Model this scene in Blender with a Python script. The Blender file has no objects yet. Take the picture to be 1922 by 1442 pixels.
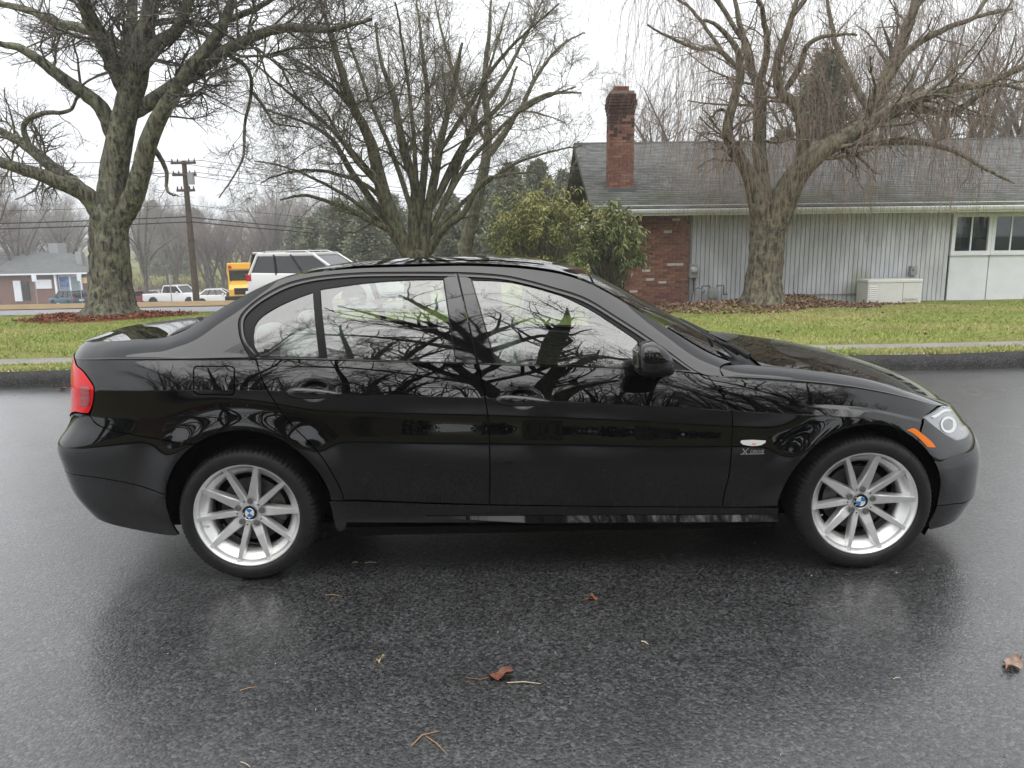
import bpy, bmesh, math, random
import numpy as np
from mathutils import Vector, Matrix
from mathutils.bvhtree import BVHTree
from mathutils.geometry import delaunay_2d_cdt
random.seed(7); rng = np.random.default_rng(7)
SC = bpy.context.scene
COL = SC.collection
# ------------------------------------------------------------------ camera
FPX, CX, CY = 1443.0, 961.0, 721.0
PITCH, ROLL, CAMH = math.radians(10.4), math.radians(1.1), 1.485
AX = np.array([1.0, 0, 0]); AF = np.array([0, math.cos(PITCH), -math.sin(PITCH)]); AU = np.array([0, math.sin(PITCH), math.cos(PITCH)])
cd = bpy.data.cameras.new('camera'); cam = bpy.data.objects.new('camera', cd); COL.objects.link(cam)
cd.sensor_width = 36.0; cd.lens = 36.0*FPX/1922.0; cd.clip_end = 2000; cd.clip_start = 0.05
cr = AX*math.cos(ROLL)-AU*math.sin(ROLL); cu = AX*math.sin(ROLL)+AU*math.cos(ROLL)
M = Matrix.Identity(4)
for i in range(3):
    M[i][0] = cr[i]; M[i][1] = cu[i]; M[i][2] = -AF[i]
M[2][3] = CAMH
cam.matrix_world = M
SC.camera = cam
# ------------------------------------------------------------------ sky: bright overcast
SUN_EL, SUN_AZ = math.radians(68), math.radians(185)
w = bpy.data.worlds.new('World'); SC.world = w; w.use_nodes = True
nt = w.node_tree; nt.nodes.clear()
def wn(t, **k):
    n = nt.nodes.new(t)
    for a, b in k.items(): setattr(n, a, b)
    return n
wo = wn('ShaderNodeOutputWorld'); bg = wn('ShaderNodeBackground'); bg.inputs['Strength'].default_value = 0.10
sky = wn('ShaderNodeTexSky', sky_type='NISHITA', sun_disc=False, sun_elevation=SUN_EL, sun_rotation=SUN_AZ, air_density=1.0, dust_density=4.0, ozone_density=1.0)
hsv = wn('ShaderNodeHueSaturation'); hsv.inputs['Saturation'].default_value = 0.12
tc = wn('ShaderNodeTexCoord'); mp = wn('ShaderNodeMapping'); mp.inputs['Scale'].default_value = (1, 1, 3.0)
nz = wn('ShaderNodeTexNoise'); nz.inputs['Scale'].default_value = 1.6; nz.inputs['Detail'].default_value = 5; nz.inputs['Roughness'].default_value = .5
cl = wn('ShaderNodeValToRGB'); cl.color_ramp.elements[0].position = .30; cl.color_ramp.elements[1].position = .72
cl.color_ramp.elements[0].color = (6.5, 6.75, 7.1, 1); cl.color_ramp.elements[1].color = (9.7, 9.9, 10.1, 1)
mx = wn('ShaderNodeMixRGB'); mx.inputs['Fac'].default_value = 0.88
nt.links.new(sky.outputs[0], hsv.inputs['Color']); nt.links.new(tc.outputs['Generated'], mp.inputs[0]); nt.links.new(mp.outputs[0], nz.inputs['Vector'])
nt.links.new(nz.outputs[0], cl.inputs[0]); nt.links.new(hsv.outputs[0], mx.inputs[1]); nt.links.new(cl.outputs[0], mx.inputs[2])
nt.links.new(mx.outputs[0], bg.inputs['Color']); nt.links.new(bg.outputs[0], wo.inputs['Surface'])
sd = bpy.data.lights.new('sun', 'SUN'); sun = bpy.data.objects.new('sun', sd); COL.objects.link(sun)
sd.energy = 1.5; sd.angle = math.radians(84); sd.color = (1.0, 0.97, 0.93)
sdir = Vector((math.sin(SUN_AZ)*math.cos(SUN_EL), math.cos(SUN_AZ)*math.cos(SUN_EL), math.sin(SUN_EL)))
sun.rotation_euler = sdir.to_track_quat('Z', 'Y').to_euler()
SC.view_settings.view_transform = 'Standard'; SC.view_settings.look = 'None'
SC.view_settings.exposure = 0.75; SC.view_settings.gamma = 1.0; SC.view_settings.use_curve_mapping = False
SC.render.engine = 'CYCLES'
SC.cycles.max_bounces = 10; SC.cycles.transparent_max_bounces = 24; SC.cycles.caustics_reflective = False; SC.cycles.caustics_refractive = False
SC.cycles.sample_clamp_indirect = 6.0
# ------------------------------------------------------------------ helpers
def ray(u, v):
    a = (u-CX)/FPX; b = -(v-CY)/FPX
    a2 = a*math.cos(ROLL)+b*math.sin(ROLL); b2 = -a*math.sin(ROLL)+b*math.cos(ROLL)
    return a2*AX+AF+b2*AU
CO = np.array([0, 0, CAMH])
def at_y(u, v, y):
    d = ray(u, v); return CO+d*(y/d[1])
def at_z(u, v, z=0.0):
    d = ray(u, v); return CO+d*((z-CAMH)/d[2])
def sstep(a, b, x):
    t = np.clip((x-a)/(b-a), 0, 1); return t*t*(3-2*t)
MATS = {}
def mat(name, col=(.5, .5, .5), rough=.5, metal=0.0, spec=.5, coat=0.0, coat_rough=.03, coat_ior=1.5, noise=None, bump=None, ior=1.5, sheen=0, trans=0, emit=None):
    """procedural principled material. noise=(scale, amount, detail[, colour2]); bump=(scale, strength, distance)"""
    m = bpy.data.materials.new(name); m.use_nodes = True; n = m.node_tree.nodes; l = m.node_tree.links
    b = n['Principled BSDF']
    b.inputs['Base Color'].default_value = (*col, 1); b.inputs['Roughness'].default_value = rough; b.inputs['Metallic'].default_value = metal
    b.inputs['Specular IOR Level'].default_value = spec; b.inputs['Coat Weight'].default_value = coat; b.inputs['Coat Roughness'].default_value = coat_rough
    b.inputs['Coat IOR'].default_value = coat_ior; b.inputs['IOR'].default_value = ior; b.inputs['Transmission Weight'].default_value = trans
    if emit:
        b.inputs['Emission Color'].default_value = (*emit[0], 1); b.inputs['Emission Strength'].default_value = emit[1]
    t = n.new('ShaderNodeTexCoord')
    if noise:
        z = n.new('ShaderNodeTexNoise'); z.inputs['Scale'].default_value = noise[0]; z.inputs['Detail'].default_value = noise[2]; z.inputs['Roughness'].default_value = .6
        l.new(t.outputs['Object'], z.inputs['Vector'])
        r = n.new('ShaderNodeValToRGB'); r.color_ramp.elements[0].position = .3; r.color_ramp.elements[1].position = .7
        a = noise[1]
        c2 = noise[3] if len(noise) > 3 else tuple(min(1, c*(1+a)) for c in col)
        c1 = tuple(c*(1-a) for c in col) if len(noise) <= 3 else col
        r.color_ramp.elements[0].color = (*c1, 1); r.color_ramp.elements[1].color = (*c2, 1)
        l.new(z.outputs[0], r.inputs[0]); l.new(r.outputs[0], b.inputs['Base Color'])
    if bump:
        z2 = n.new('ShaderNodeTexNoise'); z2.inputs['Scale'].default_value = bump[0]; z2.inputs['Detail'].default_value = 6
        l.new(t.outputs['Object'], z2.inputs['Vector'])
        bp = n.new('ShaderNodeBump'); bp.inputs['Strength'].default_value = bump[1]; bp.inputs['Distance'].default_value = bump[2]
        l.new(z2.outputs[0], bp.inputs['Height']); l.new(bp.outputs[0], b.inputs['Normal'])
    MATS[name] = m
    return m
def mk(name, V, F, m=None, parent=None, smooth=False, N=None, sharp=None):
    me = bpy.data.meshes.new(name)
    V = np.asarray(V, float).reshape(-1, 3)
    me.from_pydata(V.tolist(), [], F if isinstance(F, list) else F.tolist())
    if m is not None: me.materials.append(m)
    if smooth: me.shade_smooth()
    if N is not None: me.normals_split_custom_set_from_vertices(np.asarray(N, float).tolist())
    me.update()
    o = bpy.data.objects.new(name, me); COL.objects.link(o)
    if parent is not None: o.parent = parent
    if sharp: 
        try: me.set_sharp_from_angle(angle=math.radians(sharp))
        except Exception: pass
    return o
def fastmesh(name, V, F, m=None, parent=None, smooth=False, attr=None):
    """big triangle/quad meshes straight from numpy arrays (F: n x 3 or n x 4)"""
    V = np.asarray(V, np.float32); F = np.asarray(F, np.int32); k = F.shape[1]
    me = bpy.data.meshes.new(name); me.vertices.add(len(V)); me.vertices.foreach_set('co', V.ravel())
    me.loops.add(F.size); me.loops.foreach_set('vertex_index', F.ravel())
    me.polygons.add(len(F)); me.polygons.foreach_set('loop_start', np.arange(0, F.size, k, dtype=np.int32))
    if attr is not None:
        a = me.attributes.new('tint', 'FLOAT', 'POINT'); a.data.foreach_set('value', np.asarray(attr, np.float32))
    me.update(calc_edges=True)
    if smooth: me.shade_smooth()
    if m is not None: me.materials.append(m)
    o = bpy.data.objects.new(name, me); COL.objects.link(o)
    if parent is not None: o.parent = parent
    return o
def empty(name, loc=(0, 0, 0), rz=0.0, parent=None):
    o = bpy.data.objects.new(name, None); COL.objects.link(o); o.location = loc; o.rotation_euler = (0, 0, rz); o.empty_display_size = .1
    if parent is not None: o.parent = parent
    return o
def tag(o, label=None, cat=None, group=None, kind=None):
    if label: o['label'] = label
    if cat: o['category'] = cat
    if group: o['group'] = group
    if kind: o['kind'] = kind
    return o
class MB:
    """collects simple shapes into one mesh"""
    def __init__(s): s.V = []; s.F = []
    def add(s, V, F):
        b = len(s.V); s.V += [tuple(map(float, v)) for v in V]; s.F += [tuple(int(i)+b for i in f) for f in F]; return s
    def box(s, a, b, bev=0.0):
        x0, y0, z0 = a; x1, y1, z1 = b
        if bev <= 0:
            V = [(x, y, z) for z in (z0, z1) for y in (y0, y1) for x in (x0, x1)]
            return s.add(V, [(0, 2, 3, 1), (4, 5, 7, 6), (0, 1, 5, 4), (2, 6, 7, 3), (0, 4, 6, 2), (1, 3, 7, 5)])
        bm = bmesh.new(); bmesh.ops.create_cube(bm, size=1)
        for v in bm.verts: v.co = Vector(((x0+x1)/2+v.co.x*(x1-x0), (y0+y1)/2+v.co.y*(y1-y0), (z0+z1)/2+v.co.z*(z1-z0)))
        bmesh.ops.bevel(bm, geom=bm.edges[:], offset=bev, segments=2, affect='EDGES', profile=.6)
        bm.verts.index_update()
        s.add([v.co for v in bm.verts], [[v.index for v in f.verts] for f in bm.faces]); bm.free(); return s
    def tube(s, pts, rad, n=8, caps=True):
        P = [np.array(p, float) for p in pts]; k = len(P); R = rad if hasattr(rad, '__len__') else [rad]*k
        V = []; a = None
        for i in range(k):
            d = P[min(i+1, k-1)]-P[max(i-1, 0)]; d /= np.linalg.norm(d)+1e-9
            if a is None: a = np.cross(d, [0.13, .31, .94] if abs(d[2]) < .8 else [1, .1, 0])
            else: a = a-d*(a@d)
            a = a/(np.linalg.norm(a)+1e-9); b = np.cross(d, a)
            for j in range(n):
                t = 2*math.pi*j/n; V.append(P[i]+R[i]*(math.cos(t)*a+math.sin(t)*b))
        F = [(i*n+j, i*n+(j+1) % n, (i+1)*n+(j+1) % n, (i+1)*n+j) for i in range(k-1) for j in range(n)]
        if caps: F += [tuple(range(n-1, -1, -1)), tuple(range((k-1)*n, k*n))]
        return s.add(V, F)
    def lathe(s, prof, n=48, c=(0, 0, 0), axis='y', close=False, a0=0, a1=2*math.pi):
        """prof: list of (r, h) revolved about axis through c"""
        V = []; full = abs(a1-a0-2*math.pi) < 1e-6; m = n if full else n+1
        for i in range(m):
            t = a0+(a1-a0)*i/n
            for r, h in prof:
                if axis == 'y': V.append((c[0]+r*math.cos(t), c[1]+h, c[2]+r*math.sin(t)))
                elif axis == 'z': V.append((c[0]+r*math.cos(t), c[1]+r*math.sin(t), c[2]+h))
                else: V.append((c[0]+h, c[1]+r*math.cos(t), c[2]+r*math.sin(t)))
        k = len(prof); F = []
        for i in range(n):
            j = (i+1) % m
            for q in range(k-1): F.append((i*k+q, i*k+q+1, j*k+q+1, j*k+q))
            if close: F.append((i*k+k-1, i*k, j*k, j*k+k-1))
        return s.add(V, F)
    def prism(s, poly, y0, y1, plane='xz'):
        """extrude a polygon; plane xz extrudes along y, xy along z, yz along x"""
        def P(a, b, h): return {'xz': (a, h, b), 'xy': (a, b, h), 'yz': (h, a, b)}[plane]
        n = len(poly); V = [P(a, b, y0) for a, b in poly]+[P(a, b, y1) for a, b in poly]
        F = [tuple(range(n)), tuple(range(2*n-1, n-1, -1))]+[(i, i+n, (i+1) % n+n, (i+1) % n) for i in range(n)]
        return s.add(V, F)
    def build(s, name, m, parent=None, smooth=False, sharp=None, recalc=True):
        o = mk(name, s.V, s.F, m, parent)
        if recalc:
            bm = bmesh.new(); bm.from_mesh(o.data); bmesh.ops.recalc_face_normals(bm, faces=bm.faces); bm.to_mesh(o.data); bm.free()
        if smooth:
            o.data.shade_smooth()
            o.data.set_sharp_from_angle(angle=math.radians(sharp or 40))
        return o
def text_mesh(name, txt, size, m, parent, loc, rot, extrude=.001, spacing=1.0, shear=0.0, sx=1.0, font=None):
    c = bpy.data.curves.new(name, 'FONT'); c.body = txt; c.size = size; c.extrude = extrude; c.space_character = spacing; c.shear = shear; c.align_x = 'CENTER'; c.align_y = 'CENTER'; c.resolution_u = 3
    o = bpy.data.objects.new(name, c); COL.objects.link(o)
    dg = bpy.context.evaluated_depsgraph_get(); me = bpy.data.meshes.new_from_object(o.evaluated_get(dg))
    bpy.data.objects.remove(o); me.materials.clear(); me.materials.append(m)
    o = bpy.data.objects.new(name, me); COL.objects.link(o); o.parent = parent; o.location = loc; o.rotation_euler = rot; o.scale = (sx, 1, 1)
    return o
def nspline(xs, ys):
    """natural cubic spline through the points, evaluated with a callable"""
    xs = np.asarray(xs, float); ys = np.asarray(ys, float); n = len(xs); h = np.diff(xs)
    A = np.zeros((n, n)); B = np.zeros((n,)+ys.shape[1:]); A[0, 0] = A[-1, -1] = 1
    for i in range(1, n-1):
        A[i, i-1] = h[i-1]; A[i, i] = 2*(h[i-1]+h[i]); A[i, i+1] = h[i]
        B[i] = 6*((ys[i+1]-ys[i])/h[i]-(ys[i]-ys[i-1])/h[i-1])
    S = np.linalg.solve(A, B.reshape(n, -1)).reshape(B.shape)
    def f(x):
        x = np.asarray(x, float); i = np.clip(np.searchsorted(xs, x)-1, 0, n-2); sh = (...,)+(None,)*(ys.ndim-1)
        hh = h[i][sh] if ys.ndim > 1 else h[i]; t0 = (xs[i+1]-x); t1 = (x-xs[i])
        if ys.ndim > 1: t0 = t0[sh]; t1 = t1[sh]
        return (S[i]*t0**3+S[i+1]*t1**3)/(6*hh)+(ys[i]/hh-S[i]*hh/6)*t0+(ys[i+1]/hh-S[i+1]*hh/6)*t1
    return f
def pchip(xs, ys):
    """monotone cubic interpolation"""
    xs = np.asarray(xs, float); ys = np.asarray(ys, float); h = np.diff(xs); d = np.diff(ys)/h; n = len(xs); m = np.zeros(n)
    m[0] = d[0]; m[-1] = d[-1]
    for i in range(1, n-1):
        if d[i-1]*d[i] > 0:
            w1 = 2*h[i]+h[i-1]; w2 = h[i]+2*h[i-1]; m[i] = (w1+w2)/(w1/d[i-1]+w2/d[i])
    def f(x):
        x = np.clip(np.asarray(x, float), xs[0], xs[-1]); i = np.clip(np.searchsorted(xs, x)-1, 0, n-2); t = (x-xs[i])/h[i]
        return (1+2*t)*(1-t)**2*ys[i]+t*(1-t)**2*h[i]*m[i]+t*t*(3-2*t)*ys[i+1]+t*t*(t-1)*h[i]*m[i+1]
    return f
# ================================================================== ground, road, kerbs
def G_left(y): return np.interp(y, [8.9, 17.5, 20, 30, 34, 44, 60, 72, 85, 105, 125, 150, 175, 320, 700], [.13, .03, -.16, -.75, -.93, -1.7, -2.9, -3.7, -4.46, -5.2, -5.0, -2.9, -2.4, 0.5, 3.0])
def G_right(y): return np.interp(y, [8.9, 19.0, 30, 60, 700], [.13, -.15, -.3, -.6, -3.0])
def G(x, y):
    x = np.asarray(x, float); y = np.asarray(y, float); k = sstep(-4.0, 1.5, x)
    return G_left(y)*(1-k)+G_right(y)*k
def Gs(x, y): return float(G(np.array([x]), np.array([y]))[0])
def ramp_mat(name, cols, scales=(1.2, 14.0), rough=.9, bump=(40, .4, .02), tint=False, spec=.2):
    """blend of several colours by two noises; optional per-point 'tint' attribute"""
    m = bpy.data.materials.new(name); m.use_nodes = True; n = m.node_tree.nodes; l = m.node_tree.links; b = n['Principled BSDF']; b.inputs['Roughness'].default_value = rough; b.inputs['Specular IOR Level'].default_value = spec
    t = n.new('ShaderNodeTexCoord'); z1 = n.new('ShaderNodeTexNoise'); z1.inputs['Scale'].default_value = scales[0]; z1.inputs['Detail'].default_value = 5; z2 = n.new('ShaderNodeTexNoise'); z2.inputs['Scale'].default_value = scales[1]; z2.inputs['Detail'].default_value = 4
    l.new(t.outputs['Object'], z1.inputs['Vector']); l.new(t.outputs['Object'], z2.inputs['Vector'])
    mx = n.new('ShaderNodeMath'); mx.operation = 'MULTIPLY_ADD'; mx.inputs[1].default_value = .5; ml = n.new('ShaderNodeMath'); ml.operation = 'MULTIPLY'; ml.inputs[1].default_value = .5
    l.new(z2.outputs[0], ml.inputs[0]); l.new(z1.outputs[0], mx.inputs[0]); l.new(ml.outputs[0], mx.inputs[2]); src = mx.outputs[0]
    if tint:
        at = n.new('ShaderNodeAttribute'); at.attribute_name = 'tint'; ad = n.new('ShaderNodeMath'); ad.operation = 'MULTIPLY_ADD'; ad.inputs[1].default_value = .5; 
        m5 = n.new('ShaderNodeMath'); m5.operation = 'MULTIPLY'; m5.inputs[1].default_value = .5; l.new(src, m5.inputs[0]); l.new(at.outputs['Fac'], ad.inputs[0]); l.new(m5.outputs[0], ad.inputs[2]); src = ad.outputs[0]
    r = n.new('ShaderNodeValToRGB'); e = r.color_ramp.elements; k = len(cols); e[0].position = .30; e[0].color = (*cols[0], 1); e[1].position = .70; e[1].color = (*cols[-1], 1)
    for i in range(1, k-1): q = e.new(.30+.40*i/(k-1)); q.color = (*cols[i], 1)
    l.new(src, r.inputs[0]); l.new(r.outputs[0], b.inputs['Base Color'])
    if bump:
        z3 = n.new('ShaderNodeTexNoise'); z3.inputs['Scale'].default_value = bump[0]; z3.inputs['Detail'].default_value = 6; l.new(t.outputs['Object'], z3.inputs['Vector'])
        bp = n.new('ShaderNodeBump'); bp.inputs['Strength'].default_value = bump[1]; bp.inputs['Distance'].default_value = bump[2]; l.new(z3.outputs[0], bp.inputs['Height']); l.new(bp.outputs[0], b.inputs['Normal'])
    MATS[name] = m
    return m
def asphalt(name, c0, c1, r0, r1, bs, coat=0.0, spec=.5):
    m = bpy.data.materials.new(name); m.use_nodes = True; n = m.node_tree.nodes; l = m.node_tree.links; b = n['Principled BSDF']; b.inputs['Specular IOR Level'].default_value = spec; b.inputs['Coat Weight'].default_value = coat; b.inputs['Coat IOR'].default_value = 1.5; b.inputs['Coat Roughness'].default_value = .24
    t = n.new('ShaderNodeTexCoord')
    def noise(s, d=4, rgh=.55):
        z = n.new('ShaderNodeTexNoise'); z.inputs['Scale'].default_value = s; z.inputs['Detail'].default_value = d; z.inputs['Roughness'].default_value = rgh; l.new(t.outputs['Object'], z.inputs['Vector']); return z
    fine = noise(260, 3); big = noise(.55, 5); med = noise(3.5, 5)
    vor = n.new('ShaderNodeTexVoronoi'); vor.inputs['Scale'].default_value = 105; l.new(t.outputs['Object'], vor.inputs['Vector'])
    sp = n.new('ShaderNodeSeparateColor'); l.new(vor.outputs['Color'], sp.inputs[0])
    r = n.new('ShaderNodeValToRGB'); e = r.color_ramp.elements; e[0].position = .25; e[1].position = 1.0; e[0].color = (*c0, 1); e[1].color = (*[c*2.3 for c in c1], 1); q = e.new(.80); q.color = (*c1, 1)
    mixf = n.new('ShaderNodeMath'); mixf.operation = 'MULTIPLY_ADD'; mixf.inputs[1].default_value = .35; l.new(fine.outputs[0], mixf.inputs[0]); m0 = n.new('ShaderNodeMath'); m0.operation = 'MULTIPLY'; m0.inputs[1].default_value = .72; l.new(sp.outputs[0], m0.inputs[0]); l.new(m0.outputs[0], mixf.inputs[2])
    l.new(mixf.outputs[0], r.inputs[0])
    wear = n.new('ShaderNodeMapRange'); wear.inputs[1].default_value = .3; wear.inputs[2].default_value = .7; wear.inputs[3].default_value = .78; wear.inputs[4].default_value = 1.25; l.new(med.outputs[0], wear.inputs[0])
    mulc = n.new('ShaderNodeVectorMath'); mulc.operation = 'SCALE'; l.new(r.outputs[0], mulc.inputs[0]); l.new(wear.outputs[0], mulc.inputs['Scale']); l.new(mulc.outputs[0], b.inputs['Base Color'])
    mr = n.new('ShaderNodeMapRange'); mr.inputs[1].default_value = .35; mr.inputs[2].default_value = .65; mr.inputs[3].default_value = r0; mr.inputs[4].default_value = r1
    l.new(big.outputs[0], mr.inputs[0]); l.new(mr.outputs[0], b.inputs['Roughness'])
    ad = n.new('ShaderNodeMath'); ad.operation = 'MULTIPLY_ADD'; ad.inputs[1].default_value = -1.2; l.new(vor.outputs['Distance'], ad.inputs[0]); l.new(sp.outputs[1], ad.inputs[2])
    ad2 = n.new('ShaderNodeMath'); ad2.operation = 'MULTIPLY_ADD'; ad2.inputs[1].default_value = .25; l.new(fine.outputs[0], ad2.inputs[0]); l.new(ad.outputs[0], ad2.inputs[2])
    bp = n.new('ShaderNodeBump'); bp.inputs['Strength'].default_value = bs; bp.inputs['Distance'].default_value = .004; l.new(ad2.outputs[0], bp.inputs['Height']); l.new(bp.outputs[0], b.inputs['Normal']); MATS[name] = m
    return m
m_asph = asphalt('wet_asphalt', (.014, .014, .0145), (.066, .067, .069), .26, .36, .42, coat=1.0)
m_kerbm = asphalt('kerb_asphalt', (.022, .022, .022), (.055, .054, .053), .8, .95, .5, spec=.15)
m_farroad = asphalt('far_asphalt', (.16, .16, .165), (.22, .22, .225), .6, .7, .2)
m_walk = ramp_mat('grey_path', [(.17, .16, .15), (.25, .24, .225), (.30, .285, .265)], (1.5, 22))
m_grass = ramp_mat('lawn_soil', [(.15, .12, .055), (.17, .17, .05), (.20, .215, .055), (.28, .24, .11)], (.7, 7))
def sheet(name, xs, ys, zf, m, kind='structure', smooth=True):
    X, Y = np.meshgrid(xs, ys, indexing='ij'); Z = zf(X, Y); V = np.stack([X, Y, Z], -1).reshape(-1, 3); i = np.arange(len(V)).reshape(X.shape)
    o = fastmesh(name, V, np.stack([i[:-1, :-1], i[1:, :-1], i[1:, 1:], i[:-1, 1:]], -1).reshape(-1, 4), m, smooth=smooth); o['kind'] = kind
    return o
xs = np.unique(np.r_[np.linspace(-420, -60, 25), np.linspace(-60, -16, 23), np.linspace(-16, 16, 81), np.linspace(16, 60, 16), np.linspace(60, 420, 19)])
ys = np.unique(np.r_[np.linspace(8.86, 12, 26), np.linspace(12, 22, 51), np.linspace(22, 46, 25), np.linspace(46, 110, 25), np.linspace(110, 700, 40)])
def lumps(X, Y): return .012*np.sin(X*1.7+.6*Y)*np.cos(Y*1.3-.4*X)+.008*np.sin(X*4.1+1.0)*np.sin(Y*3.7)
def zg(X, Y):
    z = G(X, Y)+lumps(X, Y)*sstep(9.3, 11, Y)
    # low mound of earth round the weeping tree
    z = z+.16*np.exp(-(((X-5.6)/2.2)**2+((Y-17.7)/1.0)**2))+.17*np.exp(-(((X-6.9)/.75)**2+((Y-18.6)/.5)**2))
    z = z-.05*(sstep(9.42, 9.5, Y)-sstep(10.0, 10.08, Y))                                     # path bed
    return z
def zgs(x, y): return float(zg(np.array([float(x)]), np.array([float(y)]))[0])
sheet('ground', xs, ys, zg, m_grass)
sheet('ground', np.linspace(-420, 420, 85), np.linspace(-420, -1.3, 60), lambda X, Y: .12+0*X+.03*np.sin(X*.3)*np.cos(Y*.24)*sstep(-2, -6, Y), ramp_mat('worn_lawn', [(.055, .045, .025), (.075, .068, .030), (.095, .085, .038)], (.5, 6)))
sheet('road', np.linspace(-420, 420, 41), np.linspace(-1.15, 8.50, 13), lambda X, Y: 0*X, m_asph)
# rolled asphalt kerbs
def kerb(name, y0, sgn):
    prof = [(-.03, -.02), (.0, .0), (.015, .05), (.04, .09), (.09, .118), (.17, .134), (.32, .138), (.46, .118)]
    xs_ = np.r_[np.linspace(-420, -20, 20), np.linspace(-19, 19, 153), np.linspace(20, 420, 20)]; V = []
    for x in xs_:
        w_ = .012*math.sin(x*1.3)+.008*math.sin(x*3.1+1)
        for y, z in prof: V.append((x, y0+sgn*(y+w_), z*(1+.05*math.sin(x*2.3))))
    k = len(prof); i = np.arange(len(V)).reshape(len(xs_), k)
    F = np.stack([i[:-1, :-1], i[1:, :-1], i[1:, 1:], i[:-1, 1:]], -1).reshape(-1, 4)
    if sgn < 0: F = F[:, ::-1]
    o = fastmesh(name, V, F, m_kerbm, smooth=True); o['kind'] = 'structure'
kerb('kerb', 8.45, 1); kerb('kerb', -1.12, -1)
sheet('sidewalk', np.linspace(-60, 60, 121), np.linspace(9.46, 10.04, 5), lambda X, Y: G(X, Y)-.012+.006*np.sin(X*.9), m_walk)
sheet('far_road', np.r_[np.linspace(-160, -8, 60), np.linspace(-7, -1, 5)], np.linspace(20.5, 29.6, 10), lambda X, Y: G(X, Y)+.03, m_farroad)
m_verge = ramp_mat('dry_verge', [(.16, .11, .055), (.24, .17, .09), (.30, .23, .13)], (1.5, 9))
sheet('far_verge', np.linspace(-160, -6, 60), np.linspace(29.6, 34, 5), lambda X, Y: G(X, Y)+.06+.10*sstep(29.6, 29.9, Y), m_verge)
sheet('parking_lot', np.linspace(-110, -12, 40), np.linspace(46, 104, 20), lambda X, Y: G(X, Y)+.03, m_farroad)
# ---- grass blades (one mass)
def blades(name, n, xr, yr, cols, hmin, hmax, seedf=None, keep=None):
    x = rng.uniform(*xr, n); y = yr[0]+(yr[1]-yr[0])*rng.random(n)**1.25
    if keep is not None: k = keep(x, y); x, y = x[k], y[k]
    n = len(x); z = zg(x, y)-.004; cl = .5+.5*np.sin(x*2.1+np.sin(y*3.0))*np.sin(y*2.7+1.0)
    h = rng.uniform(hmin, hmax, n)*(.6+.6*cl); a = rng.uniform(0, 2*np.pi, n); w_ = rng.uniform(.0035, .007, n)*(1+y/30); lean = rng.normal(0, .6, (n, 2))*h[:, None]
    b0 = np.stack([x-w_*np.cos(a), y-w_*np.sin(a), z], 1); b1 = np.stack([x+w_*np.cos(a), y+w_*np.sin(a), z], 1); tp = np.stack([x+lean[:, 0], y+lean[:, 1], z+h], 1)
    V = np.stack([b0, b1, tp], 1).reshape(-1, 3); F = np.arange(3*n).reshape(-1, 3)
    tint = np.clip(.5+.28*np.sin(x*.9+1.3*np.sin(y*1.1))*np.sin(y*.8+x*.35)+rng.normal(0, .16, n)-.10*sstep(0, 4, x), 0, 1)
    o = fastmesh(name, V, F, cols, attr=np.repeat(tint, 3)); o['kind'] = 'stuff'; o['label'] = 'short damp lawn grass behind the kerb'; o['category'] = 'grass'
    return o
m_blade = ramp_mat('grass_blades', [(.46, .39, .20), (.36, .37, .13), (.27, .335, .085), (.20, .285, .06), (.33, .39, .115)], (.9, 6), rough=.7, bump=None, tint=True, spec=.3)
def keepg(x, y):
    k = ~((y > 9.44) & (y < 10.06)) & ~((((x-5.4)/3.4)**2+((y-18.2)/1.9)**2) < 1) & ~((((x+9.1)/1.62)**2+((y-17.0)/1.35)**2) < 1) & ~((x > 2.0) & (y > 18.9))
    bare = (np.sin(x*1.9+2*np.sin(y*1.7))*np.sin(y*2.9+x) > .72) & (rng.random(len(x)) < .8)
    return k & ~bare
blades('lawn_grass', 230000, (-14.5, 15), (8.86, 19.2), m_blade, .022, .055, keep=keepg)
blades('verge_grass', 26000, (-14.5, 15), (8.72, 8.98), m_blade, .02, .05, keep=lambda x, y: y > 8.80+.05*np.sin(x*2.3)+.035*np.sin(x*7.1))
DEBUG = False
# ================================================================== the black sedan
CAR = (0.184, 4.13, 0.0)
m_paint = mat('black_paint', (.0012, .0012, .0016), rough=.4, spec=0.0, coat=1.0, coat_rough=.0, coat_ior=1.68)
m_gloss = mat('gloss_black_trim', (.004, .004, .005), rough=.4, spec=0, coat=1, coat_rough=.03, coat_ior=1.7)
m_satin = mat('satin_black_trim', (.008, .008, .009), rough=.45, spec=.22)
m_plast = mat('black_plastic', (.011, .011, .012), rough=.6, spec=.3)
m_void = mat('dark_inner_metal', (.003, .003, .003), rough=.9, spec=.1)
m_rubber = mat('tyre_rubber', (.017, .017, .018), rough=.55, spec=.4, noise=(25, .35, 4), bump=(90, .15, .002))
m_alloy = mat('silver_alloy', (.88, .88, .87), rough=.30, metal=.6, spec=.5, noise=(6, .08, 3))
m_alloyd = mat('dull_alloy', (.36, .36, .36), rough=.42, metal=.7)
m_disc = mat('brake_iron', (.16, .155, .15), rough=.45, metal=.8, noise=(30, .3, 3))
m_red = mat('red_lens', (.80, .006, .012), rough=.15, spec=.2, coat=.5, coat_ior=1.4)
m_red2 = mat('dark_red_lens', (.30, .004, .008), rough=.1, spec=.7, coat=1)
m_amber = mat('amber_lens', (.88, .20, .004), rough=.3, spec=.15, coat=.3, coat_ior=1.4)
m_chrome = mat('chrome', (.8, .8, .8), rough=.08, metal=1)
m_brightline = mat('bright_trim', (.45, .45, .46), rough=.25, metal=.9)
m_refl = mat('lamp_reflector', (.42, .43, .44), rough=.22, metal=.6)
m_lens = mat('lamp_white', (.85, .86, .86), rough=.12, spec=.8, coat=1)
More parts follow.
